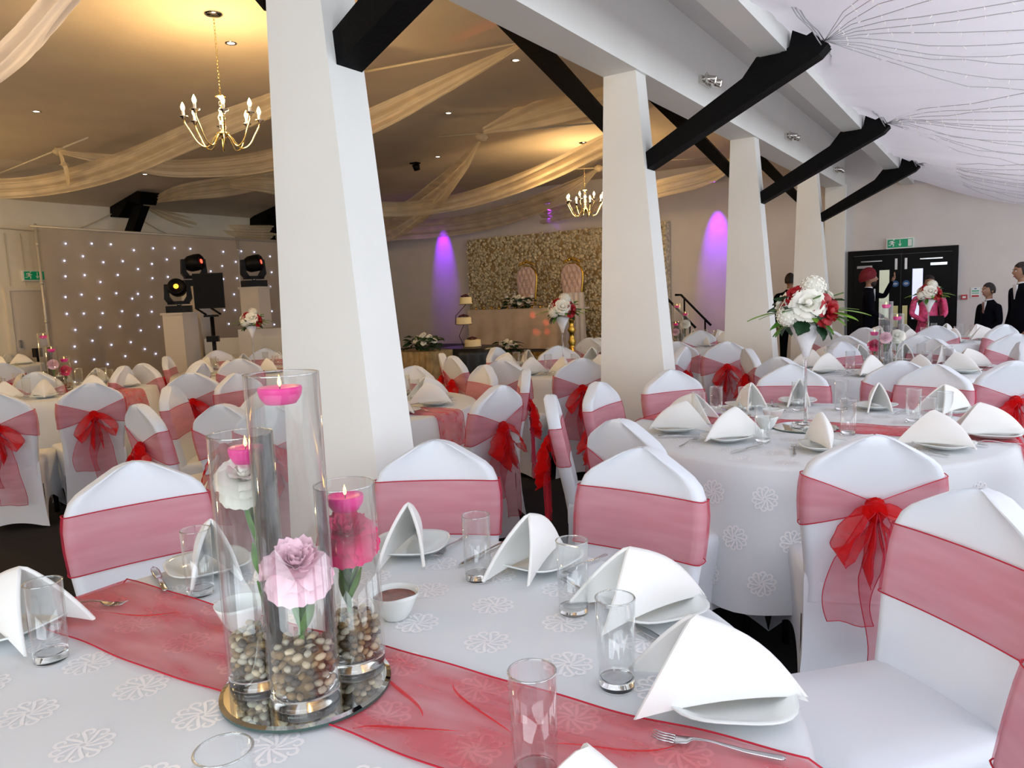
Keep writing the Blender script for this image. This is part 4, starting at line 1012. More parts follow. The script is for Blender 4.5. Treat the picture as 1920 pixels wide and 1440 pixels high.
swag([(660, 120, 3.40, .2), (507, 197, 3.32, .30), (367, 250, 3.20, .36), (205, 318, 3.08, .36), (60, 350, 3.04, .30), (-90, 350, 3.08, .28), (-250, 320, 3.3, .1)], 'long voile swag sweeping to the left edge below the chandelier')
swag([(268, 384, 3.36, .08), (330, 410, 3.16, .25), (420, 436, 2.96, .42), (520, 440, 2.90, .50), (640, 437, 2.88, .50), (722, 436, 2.90, .46), (850, 424, 2.95, .5), (960, 400, 3.04, .5), (1060, 360, 3.2, .38), (1120, 318, 3.42, .06)], 'lowest voile swag from the black wall knee, past the pillar, to the far chandelier')
swag([(903, 260, 3.42, .04), (860, 320, 3.28, .3), (800, 378, 3.10, .6), (730, 425, 2.98, .8), (660, 450, 2.95, .8)], 'wide voile fan falling left from the knot in mid ceiling', 7)
swag([(1210, 240, 3.40, .25), (1130, 272, 3.32, .34), (1040, 315, 3.18, .36), (950, 352, 3.06, .34), (860, 378, 2.98, .3), (760, 392, 2.98, .3), (650, 385, 3.05, .3), (520, 350, 3.2, .3), (430, 345, 3.3, .15)], 'voile swag passing left of the far chandelier above the purple light')
swag([(1150, 175, 3.5, .5), (1020, 205, 3.5, .5), (905, 245, 3.42, .1)], 'faint voile panel lying along the ceiling to the middle knot')
swag([(530, 330, 3.42, .3), (440, 348, 3.34, .4), (330, 362, 3.3, .3), (280, 380, 3.36, .06)], 'voile panel from the wall knee towards the pillar')
swag([(1420, 268, 3.4, .08), (1340, 325, 3.12, .3), (1240, 352, 2.98, .34), (1150, 372, 2.96, .34), (1050, 400, 2.98, .34), (900, 432, 3.0, .36), (760, 432, 3.0, .36)], 'voile swag seen between second and third pillar')
swag([(112, 284, 3.38, .06), (118, 300, 3.25, .12), (122, 322, 3.12, .16), (126, 345, 3.02, .1)], 'short voile tail hanging from the knot at the left')
swag([(150, -50, 3.25, .22), (82, 25, 3.2, .26), (25, 85, 3.14, .28), (-70, 170, 3.1, .28)], 'pale voile swag crossing the top left corner', 4, 'voile')
for pts, lab in ((((-120, 375), (0, 325), (165, 258)), 'at the far left'), (((640, 143), (975, 80), (1010, 74)), 'from the nearest pillar to the black brace'), (((820, 256), (905, 250), (1135, 229)), 'in mid ceiling'), (((1060, 318), (1120, 315), (1260, 300), (1330, 296)), 'behind the second pillar'), (((275, 384), (430, 345), (530, 320)), 'from the wall knee')):
    P = [atz(a, b_, 3.46) for a, b_ in pts]
    B().tube(P, .011, 6).obj('drape_wire', 'copper', None, label='thin cream wire carrying the voile, ' + lab, cat='wire')
for (px, py), lab in (((985, 78), 'on the black brace'), ((112, 284), 'at the left'), ((268, 384), 'on the black wall knee'), ((1122, 316), 'near the far chandelier'), ((903, 257), 'in mid ceiling')):
    c = atz(px, py, 3.42 if px != 268 else 3.36); B().ball(c, .07, .07, .05, 14, 9, fn=lambda a, t_: 1 + .2 * sin(5 * a + 4 * t_)).obj('drape_knot', 'drape', None, label='bunched voile knot ' + lab, cat='drape')
# ================================================================ WHITE VOILE AND FAIRY LIGHTS (right hall)
def sheet_z(x, y):
    u = max(0, (x + 1.16)) / 5.6
    sag = .42 + .95 * min(1.0, max(0, y / 13)) ** 1.2
    z = 3.05 + .95 * max(0, u) - sag * 4 * u * (1 - u) * .78
    k = ((y - 5.07) / 3.0); edge = math.exp(-max(0, x + 1.16) / .9)
    z -= .05 * sin(pi * (k % 1)) * edge * 2
    return z + .012 * sin(y * 9 + x * 2) + .008 * sin(y * 21 + x)
def vg(u, v):
    x = -1.17 + 5.6 * u; y = YF + (YB - YF) * v; return Vector((x, y, sheet_z(x, y)))
B().grid(vg, 40, 150).obj('ceiling_voile', 'voile', None, label='great white voile canopy billowing under the right hall ceiling', cat='drape')
rnd = random.Random(5); ns = 0
TIPS = [(-.96, y + .1, 2.93) for y in (-.98, 2.0, 4.97, 7.93, 11.0)]
for ti, (tx, ty, tz) in enumerate(TIPS):
    for j in range(12):
        dy = (j - 5.5) * .30 + rnd.uniform(-.06, .06); pts = []; lights = B(); sg = rnd.uniform(.02, .09)
        for i in range(30):
            u = i / 29; x = tx + 5.2 * u; e = 1 - math.exp(-u * 9); y = ty + dy * e
            if y > YB - .06: y = YB - .06
            zz = min(sheet_z(x, y) - .02 - sg * sin(pi * u) , 9); z = tz * (1 - e) ** 2 + zz * (1 - (1 - e) ** 2) + rnd.uniform(-.004, .004)
            pts.append(Vector((x, y, min(z, zz + .02) if u > .1 else z)))
        t = empty('fairy_light_string', (0, 0, 0), label='thin string of small white fairy lights fanning from the %s black brace tip' % ('rearmost', 'nearest', 'second', 'third', 'fourth')[ti], cat='fairy lights', group='fairy light strings from brace tip %s' % 'abcde'[ti])
        B().tube(pts, .0024, 4, cap=False).obj('cable', 'cable', t); b = B()
        C = crom(pts, 3)
        for i in range(2, len(C) - 1, 2):
            p = C[i]; d = Vector((rnd.uniform(-.6, .6), rnd.uniform(-1, 1), -rnd.uniform(0, 1.0))).normalized(); b.tube([p, p + d * .014, p + d * .028], [.002, .003, .001], 5)
        b.obj('light_bulbs', 'led_warm', t, kind='stuff')
# garlands of cable along the purlin
for ti in range(4):
    a, c = Vector(TIPS[ti]), Vector(TIPS[ti + 1]); b = B()
    for k in range(3):
        b.tube([a.lerp(c, i / 24) + Vector((-.10 * sin(pi * i / 24), 0, .14 * sin(pi * i / 24) - .02 * k + .012 * sin(i * 1.7 + k))) for i in range(25)], .004, 4)
    b.obj('fairy_light_cable', 'cable', None, label='bundled white light cable along the purlin after the %s brace tip' % ('rearmost', 'nearest', 'second', 'third')[ti], cat='cable')
# ================================================================ STAR BACKDROP
PA, PB = Vector((-12.55, 5.74, 2.80)), Vector((-12.35, 10.55, 2.72)); dv = PB - PA; L_ = dv.length; bx = (dv.xy.normalized())
t = empty('star_backdrop', (PA.x, PA.y, 0), atan2(bx.y, bx.x), label='pale star cloth backdrop with blue white lights on a pipe frame', cat='backdrop')
def bd(u, v):
    x = .03 + (L_ + .6) * u; z = .05 + (2.74 - .02 * u) * v
    return Vector((x, .012 * sin(x * 7 + z * 2.2) + .015 * sin(x * 3 - z * 3), z))
B().grid(bd, 120, 30).obj('star_cloth', 'backdrop', t)
def pole(x, top): 
    p = B().tube([(x, -.02, 0), (x, -.02, top)], .022, 8).obj('pole', 'pipe', t)
    for z in (.7, 1.35, 1.95, 2.55): B().tube([(x, -.02, z - .03), (x, -.02, z + .03)], .028, 8).obj('collar', 'pipe', p)
pole(-.02, 2.86); pole(L_ * .73, 2.80)
B().tube([(-.1, -.03, 2.82), (L_ + .7, -.03, 2.72)], .02, 8).obj('crossbar', 'pipe', t)
LEDS = [(437,202),(610,202),(742,206),(890,246),(1015,234),(1161,232),(1265,237),(1490,256),(1605,253),(1693,258),(1795,288),(431,316),(553,286),(688,326),(819,319),(1006,338),(1110,308),(1483,351),(1567,324),(1745,352),(916,372),(439,420),(566,412),(783,411),(1010,433),(1118,424),(1405,386),(1488,438),(1575,433),(1810,393),(666,458),(1201,461),(437,558),(546,542),(769,533),(918,537),(1008,557),(1102,542),(1558,540),(1805,490),(658,569),(879,569),(1786,561),(443,670),(558,668),(680,666),(808,653),(920,679),(1014,656),(1490,646),(1568,646),(1815,652),(497,777),(667,761),(795,754),(940,781),(1062,757),(1523,737),(1828,741),(491,888),(613,849),(743,877),(871,859),(966,905),(1039,936),(499,990),(625,974),(721,1006),(836,952),(960,1014),(497,1127)]
ledme = B().ball((0, 0, 0), .013, nu=6, nv=4).mesh('led', 'led')
inv = t.matrix_basis.inverted() if False else (Matrix.Translation(t.location) @ Matrix.Rotation(t.rotation_euler.z, 4, 'Z')).inverted()
nrm = Vector((-bx.y, bx.x, 0)); 
for zx, zy in LEDS:
    v = ray(zx / 3.5556, 400 + zy / 3.5556); O = Vector((0, 0, CAM_H)); P0 = Vector((PA.x, PA.y, 0)); s = (P0 - O).dot(nrm) / v.dot(nrm); q = inv @ (O + v * s); u = (q.x - .03) / (L_ + .6)
    q.y = bd(u, (q.z - .05) / 2.74).y - .014; me_obj('led', ledme, t, q)
# string lights on the cream wall
for pts, lab in ((((-60, 425), (0, 428), (90, 434), (150, 428), (222, 395)), 'left of the black wall knee'), (((262, 410), (300, 432), (345, 452), (400, 462)), 'right of the black wall knee')):
    P = [atx(a, b_, XL + .04) for a, b_ in pts]; B().tube(crom(P, 5), .008, 5).obj('light_string', 'copper', None, label='sagging cream light string on the wall ' + lab, cat='cable')
for i in range(7):
    c = atx(8 + i * 30, 440, XL + .02); P = [Vector((XL + .02, c.y, 2.75 - j * .2 + .01 * sin(j + i))) for j in range(10)]
    B().tube(P, .004, 4).obj('icicle_string', 'copper', None, label='faint hanging icicle light strand on the cream wall', cat='fairy lights', group='icicle strands on the left wall')
# ================================================================ DJ GEAR
def at_depth(px, py, d): v = ray(px, py); return Vector((0, 0, CAM_H)) + v * (d / F_PX)
def plinth(px, py, d, w_, lab):
    c = at_depth(px, py, d); t = empty('plinth', (c.x, c.y, 0), radians(20), label=lab, cat='plinth')
    h_ = c.z; B().box(-w_/2, w_/2, -w_/2, w_/2, .02, h_ - .03).obj('plinth_body', 'plinth', t, smooth=False); B().box(-w_/2 - .02, w_/2 + .02, -w_/2 - .02, w_/2 + .02, h_ - .03, h_).obj('plinth_top', 'plinth', t, smooth=False)
    B().box(-w_/2 - .02, w_/2 + .02, -w_/2 - .02, w_/2 + .02, 0, .02).obj('plinth_foot', 'plinth', t, smooth=False)
    return c
def moving_head(c, rz, lab, lensm, lookz=0):
    t = empty('moving_head_light', c, rz, label=lab, cat='stage light')
    B().box(-.17, .17, -.12, .12, .0, .10).obj('base', 'black', t, smooth=False)
    for dx in (-.12, .12): B().lathe([(.0001, .0), (.02, .0), (.02, .012)], 8, Matrix.Translation((dx, 0, -.0))).obj('foot', 'black', t)
    B().tube([(0, 0, .10), (0, 0, .13)], .03, 10).obj('swivel', 'steel', t)
    for s in (-1, 1): B().poly([(s * .19, .20), (s * .175, .42), (s * .13, .42), (s * .12, .24), (s * .05, .13), (s * .14, .13)][::s], .10).obj('yoke_arm', 'black', t, smooth=False)
    B().box(-.15, .15, -.05, .05, .12, .17).obj('yoke_bar', 'black', t, smooth=False)
    X = Matrix.Translation((0, 0, .36)) @ Matrix.Rotation(lookz, 4, 'Z') @ Matrix.Rotation(radians(80), 4, 'X')
    B().lathe([(.0001, -.13), (.09, -.12), (.125, -.05), (.13, .06), (.12, .13), (.095, .15), (.09, .14), (.0001, .135)], 22, X).obj('head', 'black', t)
    B().lathe([(.0001, .142), (.035, .142)], 12, X).obj('lens', lensm, t)
c = plinth(337, 586, 11.0, .34, 'tall pale plinth under the orange glowing moving light'); moving_head(c, radians(50), 'black moving head light glowing orange on the nearest plinth', 'screen_orange')
c = plinth(366, 537, 11.6, .30, 'tall pale plinth behind the black screen'); c.x -= .0; moving_head(c, radians(70), 'black moving head light with red spot behind the black screen', 'red_led', .8)
c = plinth(477, 538, 11.6, .32, 'tall pale plinth near the pillar behind the booth'); moving_head(c, radians(70), 'black moving head light with red spot beside the nearest pillar', 'red_led', .9)
c = at_depth(392, 545, 10.4); t = empty('screen_stand', (c.x, c.y, 0), radians(38), label='black flat screen on a black tripod stand at the dj booth', cat='screen')
B().box(-.205, .205, -.03, .0, 1.45, 1.94).obj('screen', 'black', t, smooth=False); B().box(-.19, .19, -.034, -.03, 1.47, 1.92).obj('screen_glass', 'black_door', t, smooth=False)
B().tube([(0, .02, 0), (0, .02, 1.36)], .028, 10).obj('pole', 'black', t)
for s in (-1, 1): B().tube([(s * .1 - .1, .0, 1.46), (s * .1 + .03, .02, 1.36)], .016, 6).obj('support_arm', 'black', t)
B().box(-.09, .09, -.05, .05, 1.33, 1.36).obj('cradle', 'black', t, smooth=False); B().box(-.08, .08, -.05, .03, .98, 1.06).obj('clamp', 'black', t, smooth=False)
for k in range(3): B().tube([(0, .02, .7), (.38 * cos(k * 2.1), .02 + .38 * sin(k * 2.1), .02)], .014, 6).obj('leg', 'black', t)
c = at_depth(490, 613, 11.0); t = empty('dj_booth', (c.x, c.y, 0), radians(32), label='white front dj booth panels beside the nearest pillar', cat='booth')
B().box(-.30, 1.0, -.04, 0, 0, 1.12).obj('front_panel', 'plinth', t, smooth=False); B().box(-.16, .95, -.05, -.04, .10, .98).obj('panel_inset', 'pipe', t, smooth=False); B().box(-.34, -.30, -.04, .5, 0, 1.12).obj('side_panel', 'plinth', t, smooth=False)
B().box(-.92, -.34, .1, .14, 0, 1.0).obj('grey_panel', 'pipe', t, smooth=False); B().box(-.3, 1.0, .0, .5, 1.08, 1.12).obj('worktop', 'plinth', t, smooth=False)
c = atx(70, 660, XL + .35); t = empty('card_machine', (c.x, c.y, 0), label='small black device on a stand in front of the white side door', cat='device')
B().tube([(0, 0, 0), (0, 0, c.z - .08)], .02, 8).obj('stand', 'black', t); B().box(-.06, .06, -.05, .05, c.z - .08, c.z + .06).obj('body', 'black', t, smooth=False)
# ================================================================ FLOWER WALL, THRONES, HEAD TABLE
t = empty('flower_wall', (-7.32, YB - .16, .45), label='tall backdrop panel covered with cream silk blossoms behind the thrones', cat='flower wall')
rnd = random.Random(9); W_, H_ = 4.45, 2.22
b = B()
for i in range(5600):
    x = rnd.uniform(-W_/2, W_/2); z = rnd.uniform(0, H_); r_ = rnd.uniform(.022, .042); y = -rnd.uniform(.02, .07); q = rnd.random() * 3
    vs = [(x, y - r_ * .5, z)] + [(x + r_ * cos(q + k * 1.2566), y + rnd.uniform(-.01, .01), z + r_ * sin(q + k * 1.2566)) for k in range(5)]
    b.add(vs, [(0, 1 + k, 1 + (k + 1) % 5) for k in range(5)])
b.obj('blossoms', 'blossom', t, smooth=False, kind='stuff')
B().box(-W_/2, W_/2, -.03, .02, 0, H_).obj('panel', 'gold_cloth', t, smooth=False)
B().box(W_/2 - .04, W_/2 + .02, -.08, .12, -.45, H_ + .02).obj('panel_edge', 'blossom', t, smooth=False)
def throne(px, py, lab):
    c = aty(px, py, 12.45); t = empty('throne_chair', (c.x, 12.45, .45), radians(-10), label=lab, cat='chair', group='gold throne chairs'); H = c.z - .45 
    out = [(.0, H - .12), (.12, H - .14), (.21, H - .20), (.255, H - .30), (.25, H - .42), (.22, H - .62), (.185, H - .85), (.165, H - 1.05)]
    full = [(-x, z) for x, z in out[::-1]] + out[1:]
    def back(u, v):
        z = H - .13 - v * (H - .60); w_ = .16
        for (x0, z0), (x1, z1) in zip(out[1:], out[2:]):
            if z1 <= z <= z0: w_ = x1 + (x0 - x1) * (z - z1) / (z0 - z1)
        if z > H - .14: w_ = .12
        x = (u * 2 - 1) * w_; tuft = abs(sin(x * 26 + z * 13)) * abs(sin(x * 26 - z * 13))
        return Vector((x, -.05 - .03 * tuft * (1 - abs(u * 2 - 1) ** 6), z))
    B().grid(back, 30, 60).obj('tufted_back', 'satin', t)
    B().tube([(x, -.02, z) for x, z in full], .020, 8).obj('back_frame', 'gold', t)
    cr = B()
    for k in range(-6, 7): cr.ball((k * .03, -.03, H - .09 + .06 * (1 - abs(k) / 6) + .012 * (k % 2)), .024, .018, .028, 8, 6)
    cr.ball((0, -.03, H - .02), .035, .02, .03, 10, 7); cr.obj('carved_crest', 'gold', t)
    bt = B()
    for i in range(7):
        for j in (-1, 0, 1): bt.ball((j * .085 + (.04 if i % 2 else 0), -.072, H - .28 - i * .10), .008, nu=6, nv=4)
    bt.obj('buttons', 'gold', t)
    B().box(-.27, .27, -.55, -.02, .34, .48).obj('seat', 'satin', t, smooth=False); B().box(-.28, .28, -.56, -.01, .30, .345).obj('seat_frame', 'gold', t, smooth=False)
    for s in (-1, 1):
        B().tube([(s * .26, -.05, .75), (s * .30, -.25, .78), (s * .29, -.48, .70)], .035, 8).obj('armrest', 'satin', t)
        B().tube([(s * .29, -.46, .68), (s * .27, -.50, .5), (s * .26, -.52, .4)], .018, 8).obj('arm_post', 'gold', t)
        for yy in (-.50, -.06): B().tube([(s * .24, yy, .32), (s * .27, yy - .02, .18), (s * .24, yy, .0)], [.03, .022, .016], 8).obj('leg', 'gold', t)
throne(988, 488, 'left gold throne with blush tufted back before the flower wall'); throne(1073, 482, 'right gold throne with blush tufted back before the flower wall')
a, c = aty(888, 582, 11.75), aty(1045, 578, 11.75); mid = (a + c) / 2; Wt = (c - a).length + .5
t = empty('head_table', (mid.x + .15, 11.75, .45), label='long head table of the thrones on the stage', cat='table')
Ht = mid.z - .45
B().box(-Wt/2, Wt/2, -.0, .5, Ht - .03, Ht - .003).obj('tabletop', 'plinth', t, smooth=False)
for sx in (-1, 1): B().tube([(sx * Wt * .42, .25, 0), (sx * Wt * .42, .25, Ht - .03)], .02, 8).obj('leg', 'black', t)
def hc(u, v): x = -Wt/2 - .02 + (Wt + .04) * u; return Vector((x + .06 * v * (.5 - u), -.02 - .02 * v * sin(u * 40 + v * 3) - .02, Ht * (1 - v) + .01))
B().grid(hc, 90, 14).obj('satin_cloth', 'beige_cloth', None, label='blush satin cloth hanging down the front of the head table', cat='tablecloth', loc=tuple(t.location))
tt = empty('sequin_strip', (t.location.x, t.location.y, .45 + Ht), label='row of small gold candle cups along the head table edge', cat='candle cups', group=None)
for i in range(26): B().lathe([(.0001, 0), (.022, 0), (.026, .06), (.0001, .05)], 8, Matrix.Translation((-Wt/2 + .05 + i * (Wt - .1) / 25, .03, 0))).obj('candle_cup', 'gold' if i % 2 else 'glass', tt)
def low_arr(x, y, z, s, lab):
    t = empty('flower_arrangement', (x, y, z), label=lab, cat='flowers'); r = random.Random(int(x * 100))
    for i in range(11):
        a = i * 2.4; q = .035 * sqrt(i); d = Vector((cos(a) * q * 1.7, sin(a) * q, .20 - q * q * 8)); rose('petal_white', t, d * s, (d.x * 3, d.y * 3 - .5, .5), .72 * s, parts=False)
    for i in range(70):
        a = i * 2.4; rr = .05 + .17 * (i % 7) / 6; me_obj('leaf', LEAF['ivy'], t, Vector((cos(a) * rr * 1.2, sin(a) * rr * .7, .03 + .045 * (i % 4))) * s, (r.uniform(-.3, .5), r.uniform(-.5, .5), a - pi / 2), (s * 1.3,) * 3)
c = aty(970, 578, 11.8); low_arr(c.x, 11.85, .45 + Ht, 1.15, 'cream rose arrangement on top of the head table, left throne')
for px in (948, 962, 995): 
    c = aty(px, 570, 11.9); q = empty('glass_candle_holder', (c.x, 11.95, .45 + Ht), label='clear glass candle holder on the head table, at %s' % {948: 'far left of the flowers', 962: 'the centre of the flowers', 995: 'the right of the flowers'}[px], cat='candle holder'); B().lathe([(.04, 0), (.01, .02), (.01, .16), (.045, .2), (.045, .3)], 14).obj('glass_wall', 'glass', q); B().lathe([(.0001, .2), (.03, .2), (.03, .26), (.0001, .26)], 10).obj('candle', 'wax_white', q)
c = aty(956, 648, 11.1); low_arr(c.x, 11.0, .46, 1.0, 'cream rose arrangement at the foot of the head table')
for px, lab in ((1018, 'left'), (1078, 'right')):
    c = aty(px, 640, 11.3); q = empty('white_pedestal_drape', (c.x, 11.35, .45), label='sheer pink lit voile hanging at the %s of the head table' % lab, cat='drape') if px == 1078 else None
    if q: B().grid(lambda u, v: Vector((-.22 + .44 * u + .05 * v * (u - .5), -.05 + .03 * sin(u * 30), 1.02 - 1.015 * v)), 24, 10).obj('voile_panel', 'voile', q)
c = aty(1070, 640, 11.0); t = empty('gold_pedestal', (c.x, 11.05, .46), label='turned gold pedestal column beside the rose trumpet vase', cat='pedestal')
B().lathe([(.0001, 0), (.13, 0), (.13, .03), (.06, .06), (.045, .12), (.07, .18), (.045, .24), (.04, .32), (.075, .38), (.04, .44), (.04, .52), (.07, .58), (.045, .63), (.10, .68), (.10, .70), (.0001, .70)], 20).obj('column', 'gold', t)
# cake table -----------------------------------------------------
c = atz(872, 652, .76); x0, y0 = c.x, c.y + .15
t = empty('cake_table', (x0, y0, 0), label='table beneath the black satin cloth of the cake', cat='table'); B().lathe([(.0001, .72), (.40, .72), (.40, .755), (.0001, .755)], 32).obj('tabletop', 'plinth', t); B().tube([(0, 0, 0), (0, 0, .72)], .04, 10).obj('leg', 'black', t)
B().grid(lambda u, v: (lambda a, s: Vector(((.43 * min(1, s * 3) + .04 * max(0, s - .33) * (1 + sin(a * 22))) * cos(a), (.43 * min(1, s * 3) + .04 * max(0, s - .33) * (1 + sin(a * 22))) * sin(a), .76 if s <= .34 else .76 - (s - .34) / .66 * .75)))(2 * pi * u, max(.001, v)), 140, 12, cu=True).obj('black_cloth', 'black_cloth', None, label='black satin cloth on the round cake table', cat='tablecloth', loc=(x0, y0, .0))
ck = Vector((x0, y0, .76)); rr = Vector((y0, -x0, 0)).normalized()
s_ = empty('cake_stand', ck, label='thin dark metal three tier cake stand', cat='cake stand')
tiers = [(.02, .005, .115), (-.09, .325, .105), (-.05, .605, .085)]
for i, (dx, dz, r_) in enumerate(tiers):
    p = rr * dx
    B().lathe([(.0001, dz - .006), (r_ + .012, dz - .006), (r_ + .012, dz), (.0001, dz)], 24, Matrix.Translation(p)).obj('tier_plate', 'berries', s_)
    if i: q = rr * tiers[i - 1][0]; B().tube([p + Vector((0, 0, dz - .004)), (p + q) / 2 + rr * -.13 + Vector((0, 0, dz - .16)), q + rr * -.12 + Vector((0, 0, tiers[i - 1][1]))], .006, 6).obj('stand_arm', 'berries', s_)
    k_ = empty('cream_cake', ck + p + Vector((0, 0, dz + .001)), label='round cream cake topped with dark petals, %s tier of three' % ('bottom', 'middle', 'top')[i], cat='cake')
    B().lathe([(.0001, 0), (r_ + .008, 0), (r_ + .006, .012), (r_, .02), (r_, .085), (r_ - .008, .095), (.0001, .097)], 30).obj('icing', 'icing', k_)
    bb_ = B(); rnd2 = random.Random(i)
    for j in range(40): a = rnd2.random() * 6.28; q = rnd2.random() * r_ * .7; bb_.ball((q * cos(a), q * sin(a), .10 + .03 * (1 - q / r_)), .018, .018, .012, 6, 4)
    bb_.obj('petal_topping', 'berries', k_, kind='stuff')
c = atz(790, 657, .76); t = empty('side_table', (c.x, c.y, 0), label='small gold cloth covered table left of the cake', cat='table')
B().box(-.36, .36, -.25, .25, .70, .75).obj('tabletop', 'plinth', t, smooth=False)
B().grid(lambda u, v: Vector((-.38 + .76 * u, -.27 - .012 * sin(u * 50), .76 - .74 * v)), 60, 4).grid(lambda u, v: Vector((-.38 + .76 * u, -.27 + .54 * v, .76)), 4, 4).grid(lambda u, v: Vector((.38 + .01 * sin(v * 30), -.27 + .54 * v, .76 - .74 * u)), 4, 20).obj('gold_cloth', 'gold_cloth', None, label='dull gold cloth over the side table left of the cake', cat='tablecloth', loc=(c.x, c.y, 0))
low_arr(c.x + .05, c.y, .77, 1.0, 'cream rose arrangement on the gold side table')
# purple uplights ------------------------------------------------
for px, py, lx, ly, lab, pw in ((828, 385, 828, 480, 'behind the voile, left of the flower wall', 260), (1345, 338, 1345, 440, 'high on the back wall between pillars', 280), (1040, 378, 1040, 440, 'above the flower wall beside the far chandelier', 90)):
    c = aty(px, py, YB); t = empty('wall_spotlight', (c.x, YB - .28, c.z), label='small wall spotlight throwing purple light, ' + lab, cat='spotlight')
    B().box(-.08, .08, -.06, .06, -.06, .06).obj('lamp_body', 'black' if px != 1345 else 'plinth', t, smooth=False); B().tube([(-.09, 0, -.02), (-.1, .12, .06), (0, .28, .07), (.1, .12, .06), (.09, 0, -.02)], .01, 6).obj('bracket', 'black', t)
    for dx in (-.03, .03): B().lathe([(.0001, -.062), (.022, -.062)], 10, Matrix.Translation((dx, 0, 0))).obj('lens', 'purple', t)
    spot('purple_wash', (c.x, YB - .30, c.z - .07), (c.x, YB - .03, c.z - .95 if px != 1040 else c.z - .6), pw, (.26, .01, 1.0), 34, .9, .02)
# ================================================================ PEOPLE
def skin_body(name, J, E, m, parent, lvl=2):
    me = bpy.data.meshes.new(name); me.from_pydata([j[0] for j in J], E, []); o = bpy.data.objects.new(name, me); COL.objects.link(o); o.parent = parent
    me.materials.append(M[m]); sk = o.modifiers.new('skin', 'SKIN'); o.modifiers.new('sub', 'SUBSURF').levels = lvl; o.modifiers['sub'].render_levels = lvl
    for i, j in enumerate(J): me.skin_vertices[0].data[i].radius = j[1] if isinstance(j[1], tuple) else (j[1], j[1]); me.skin_vertices[0].data[i].use_root = (i == 0)
    sk.use_smooth_shade = True; return o
def hand(parent, at, down, sgn, s):
    """palm and five bent fingers"""
    d = Vector(down).normalized(); sd = Vector((sgn, 0, 0)); sd = (sd - d * sd.dot(d)).normalized(); f = d.cross(sd); at = Vector(at)
    J = [(at, .022 * s), (at + d * .045 * s, (.030 * s, .014 * s)), (at + d * .085 * s, (.034 * s, .013 * s))]; E = [(0, 1), (1, 2)]
    for k, (off, ln_) in enumerate(((-.027, .06), (-.009, .075), (.009, .07), (.026, .055))):
        i = len(J); p = at + d * .085 * s + sd * off * s; J += [(p, .009 * s), (p + d * ln_ * .55 * s + f * .012 * s, .008 * s), (p + d * ln_ * s + f * .032 * s, .006 * s)]; E += [(2, i), (i, i + 1), (i + 1, i + 2)]
    i = len(J); J += [(at + d * .04 * s - sd * .032 * s + f * .006 * s, .010 * s), (at + d * .075 * s - sd * .045 * s + f * .022 * s, .008 * s)]; E += [(1, i), (i, i + 1)]
    return skin_body('hand', J, E, 'skin', parent, 1)
def head(parent, c, s, yaw, hair=None):
    h_ = B(); c = Vector(c); Rz = Matrix.Rotation(yaw, 3, 'Z')
    def hd(u, v):
        a = 2 * pi * u; t = pi * (.002 + .996 * v); x, y, z = sin(t) * sin(a), -sin(t) * cos(a), -cos(t)   # face towards -Y
        q = Vector((x * .076, y * .095, z * .118))
        if z < -.2: k = 1 - .38 * min(1, (-z - .2) / .8); q.x *= k; q.y = q.y * (.8 if y > 0 else .96)
        if y < -.6: 
            q.y -= .026 * math.exp(-(x / .16) ** 2) * math.exp(-((z + .12) / .20) ** 2)        # nose
            q.y += .010 * math.exp(-((abs(x) - .35) / .16) ** 2) * math.exp(-((z - .10) / .12) ** 2)  # eye sockets
            q.y -= .008 * math.exp(-(x / .3) ** 2) * math.exp(-((z + .50) / .06) ** 2); q.y -= .010 * math.exp(-(x / .3) ** 2) * math.exp(-((z + .85) / .12) ** 2)
        return c + Rz @ (q * s)
    o = h_.grid(hd, 36, 26, cu=True).obj('head', 'skin', parent)
    for sg in (-1, 1):
        B().ball(c + Rz @ Vector((sg * .078 * s, .008 * s, -.008 * s)), .010 * s, .02 * s, .032 * s, 8, 6).obj('ear', 'skin', o)
        B().ball(c + Rz @ Vector((sg * .030 * s, -.083 * s, .012 * s)), .012 * s, .008 * s, .008 * s, 8, 6).obj('eye', 'sign_white', o)
        B().tube([c + Rz @ Vector((sg * x * s, y * s, .032 * s)) for x, y in ((.014, -.095), (.032, -.093), (.048, -.080))], .0035 * s, 5).obj('eyebrow', 'hair', o)
    B().tube([c + Rz @ Vector((x * s, y * s, -.062 * s)) for x, y in ((-.022, -.086), (0, -.096), (.022, -.086))], .0045 * s, 6).obj('mouth', 'petal_red', o)
    if hair:
        def hr(u, v):
            a = 2 * pi * u; t = pi * v * (.62 if hair != 'long' else .8); x, y, z = sin(t) * sin(a), -sin(t) * cos(a), cos(t)
            lim = 1.0; q = Vector((x * .086, y * .104 + .006, z * .128 + .004))
            if y < -.25 and z < .45: q.y = max(q.y, -.070); q.x *= .93; q.z = max(q.z, .055)
            return c + Rz @ (q * s * (1 + .02 * sin(a * 9 + v * 7)))
        B().grid(hr, 28, 14, cu=True).obj('hair', 'hair', o)
    return o
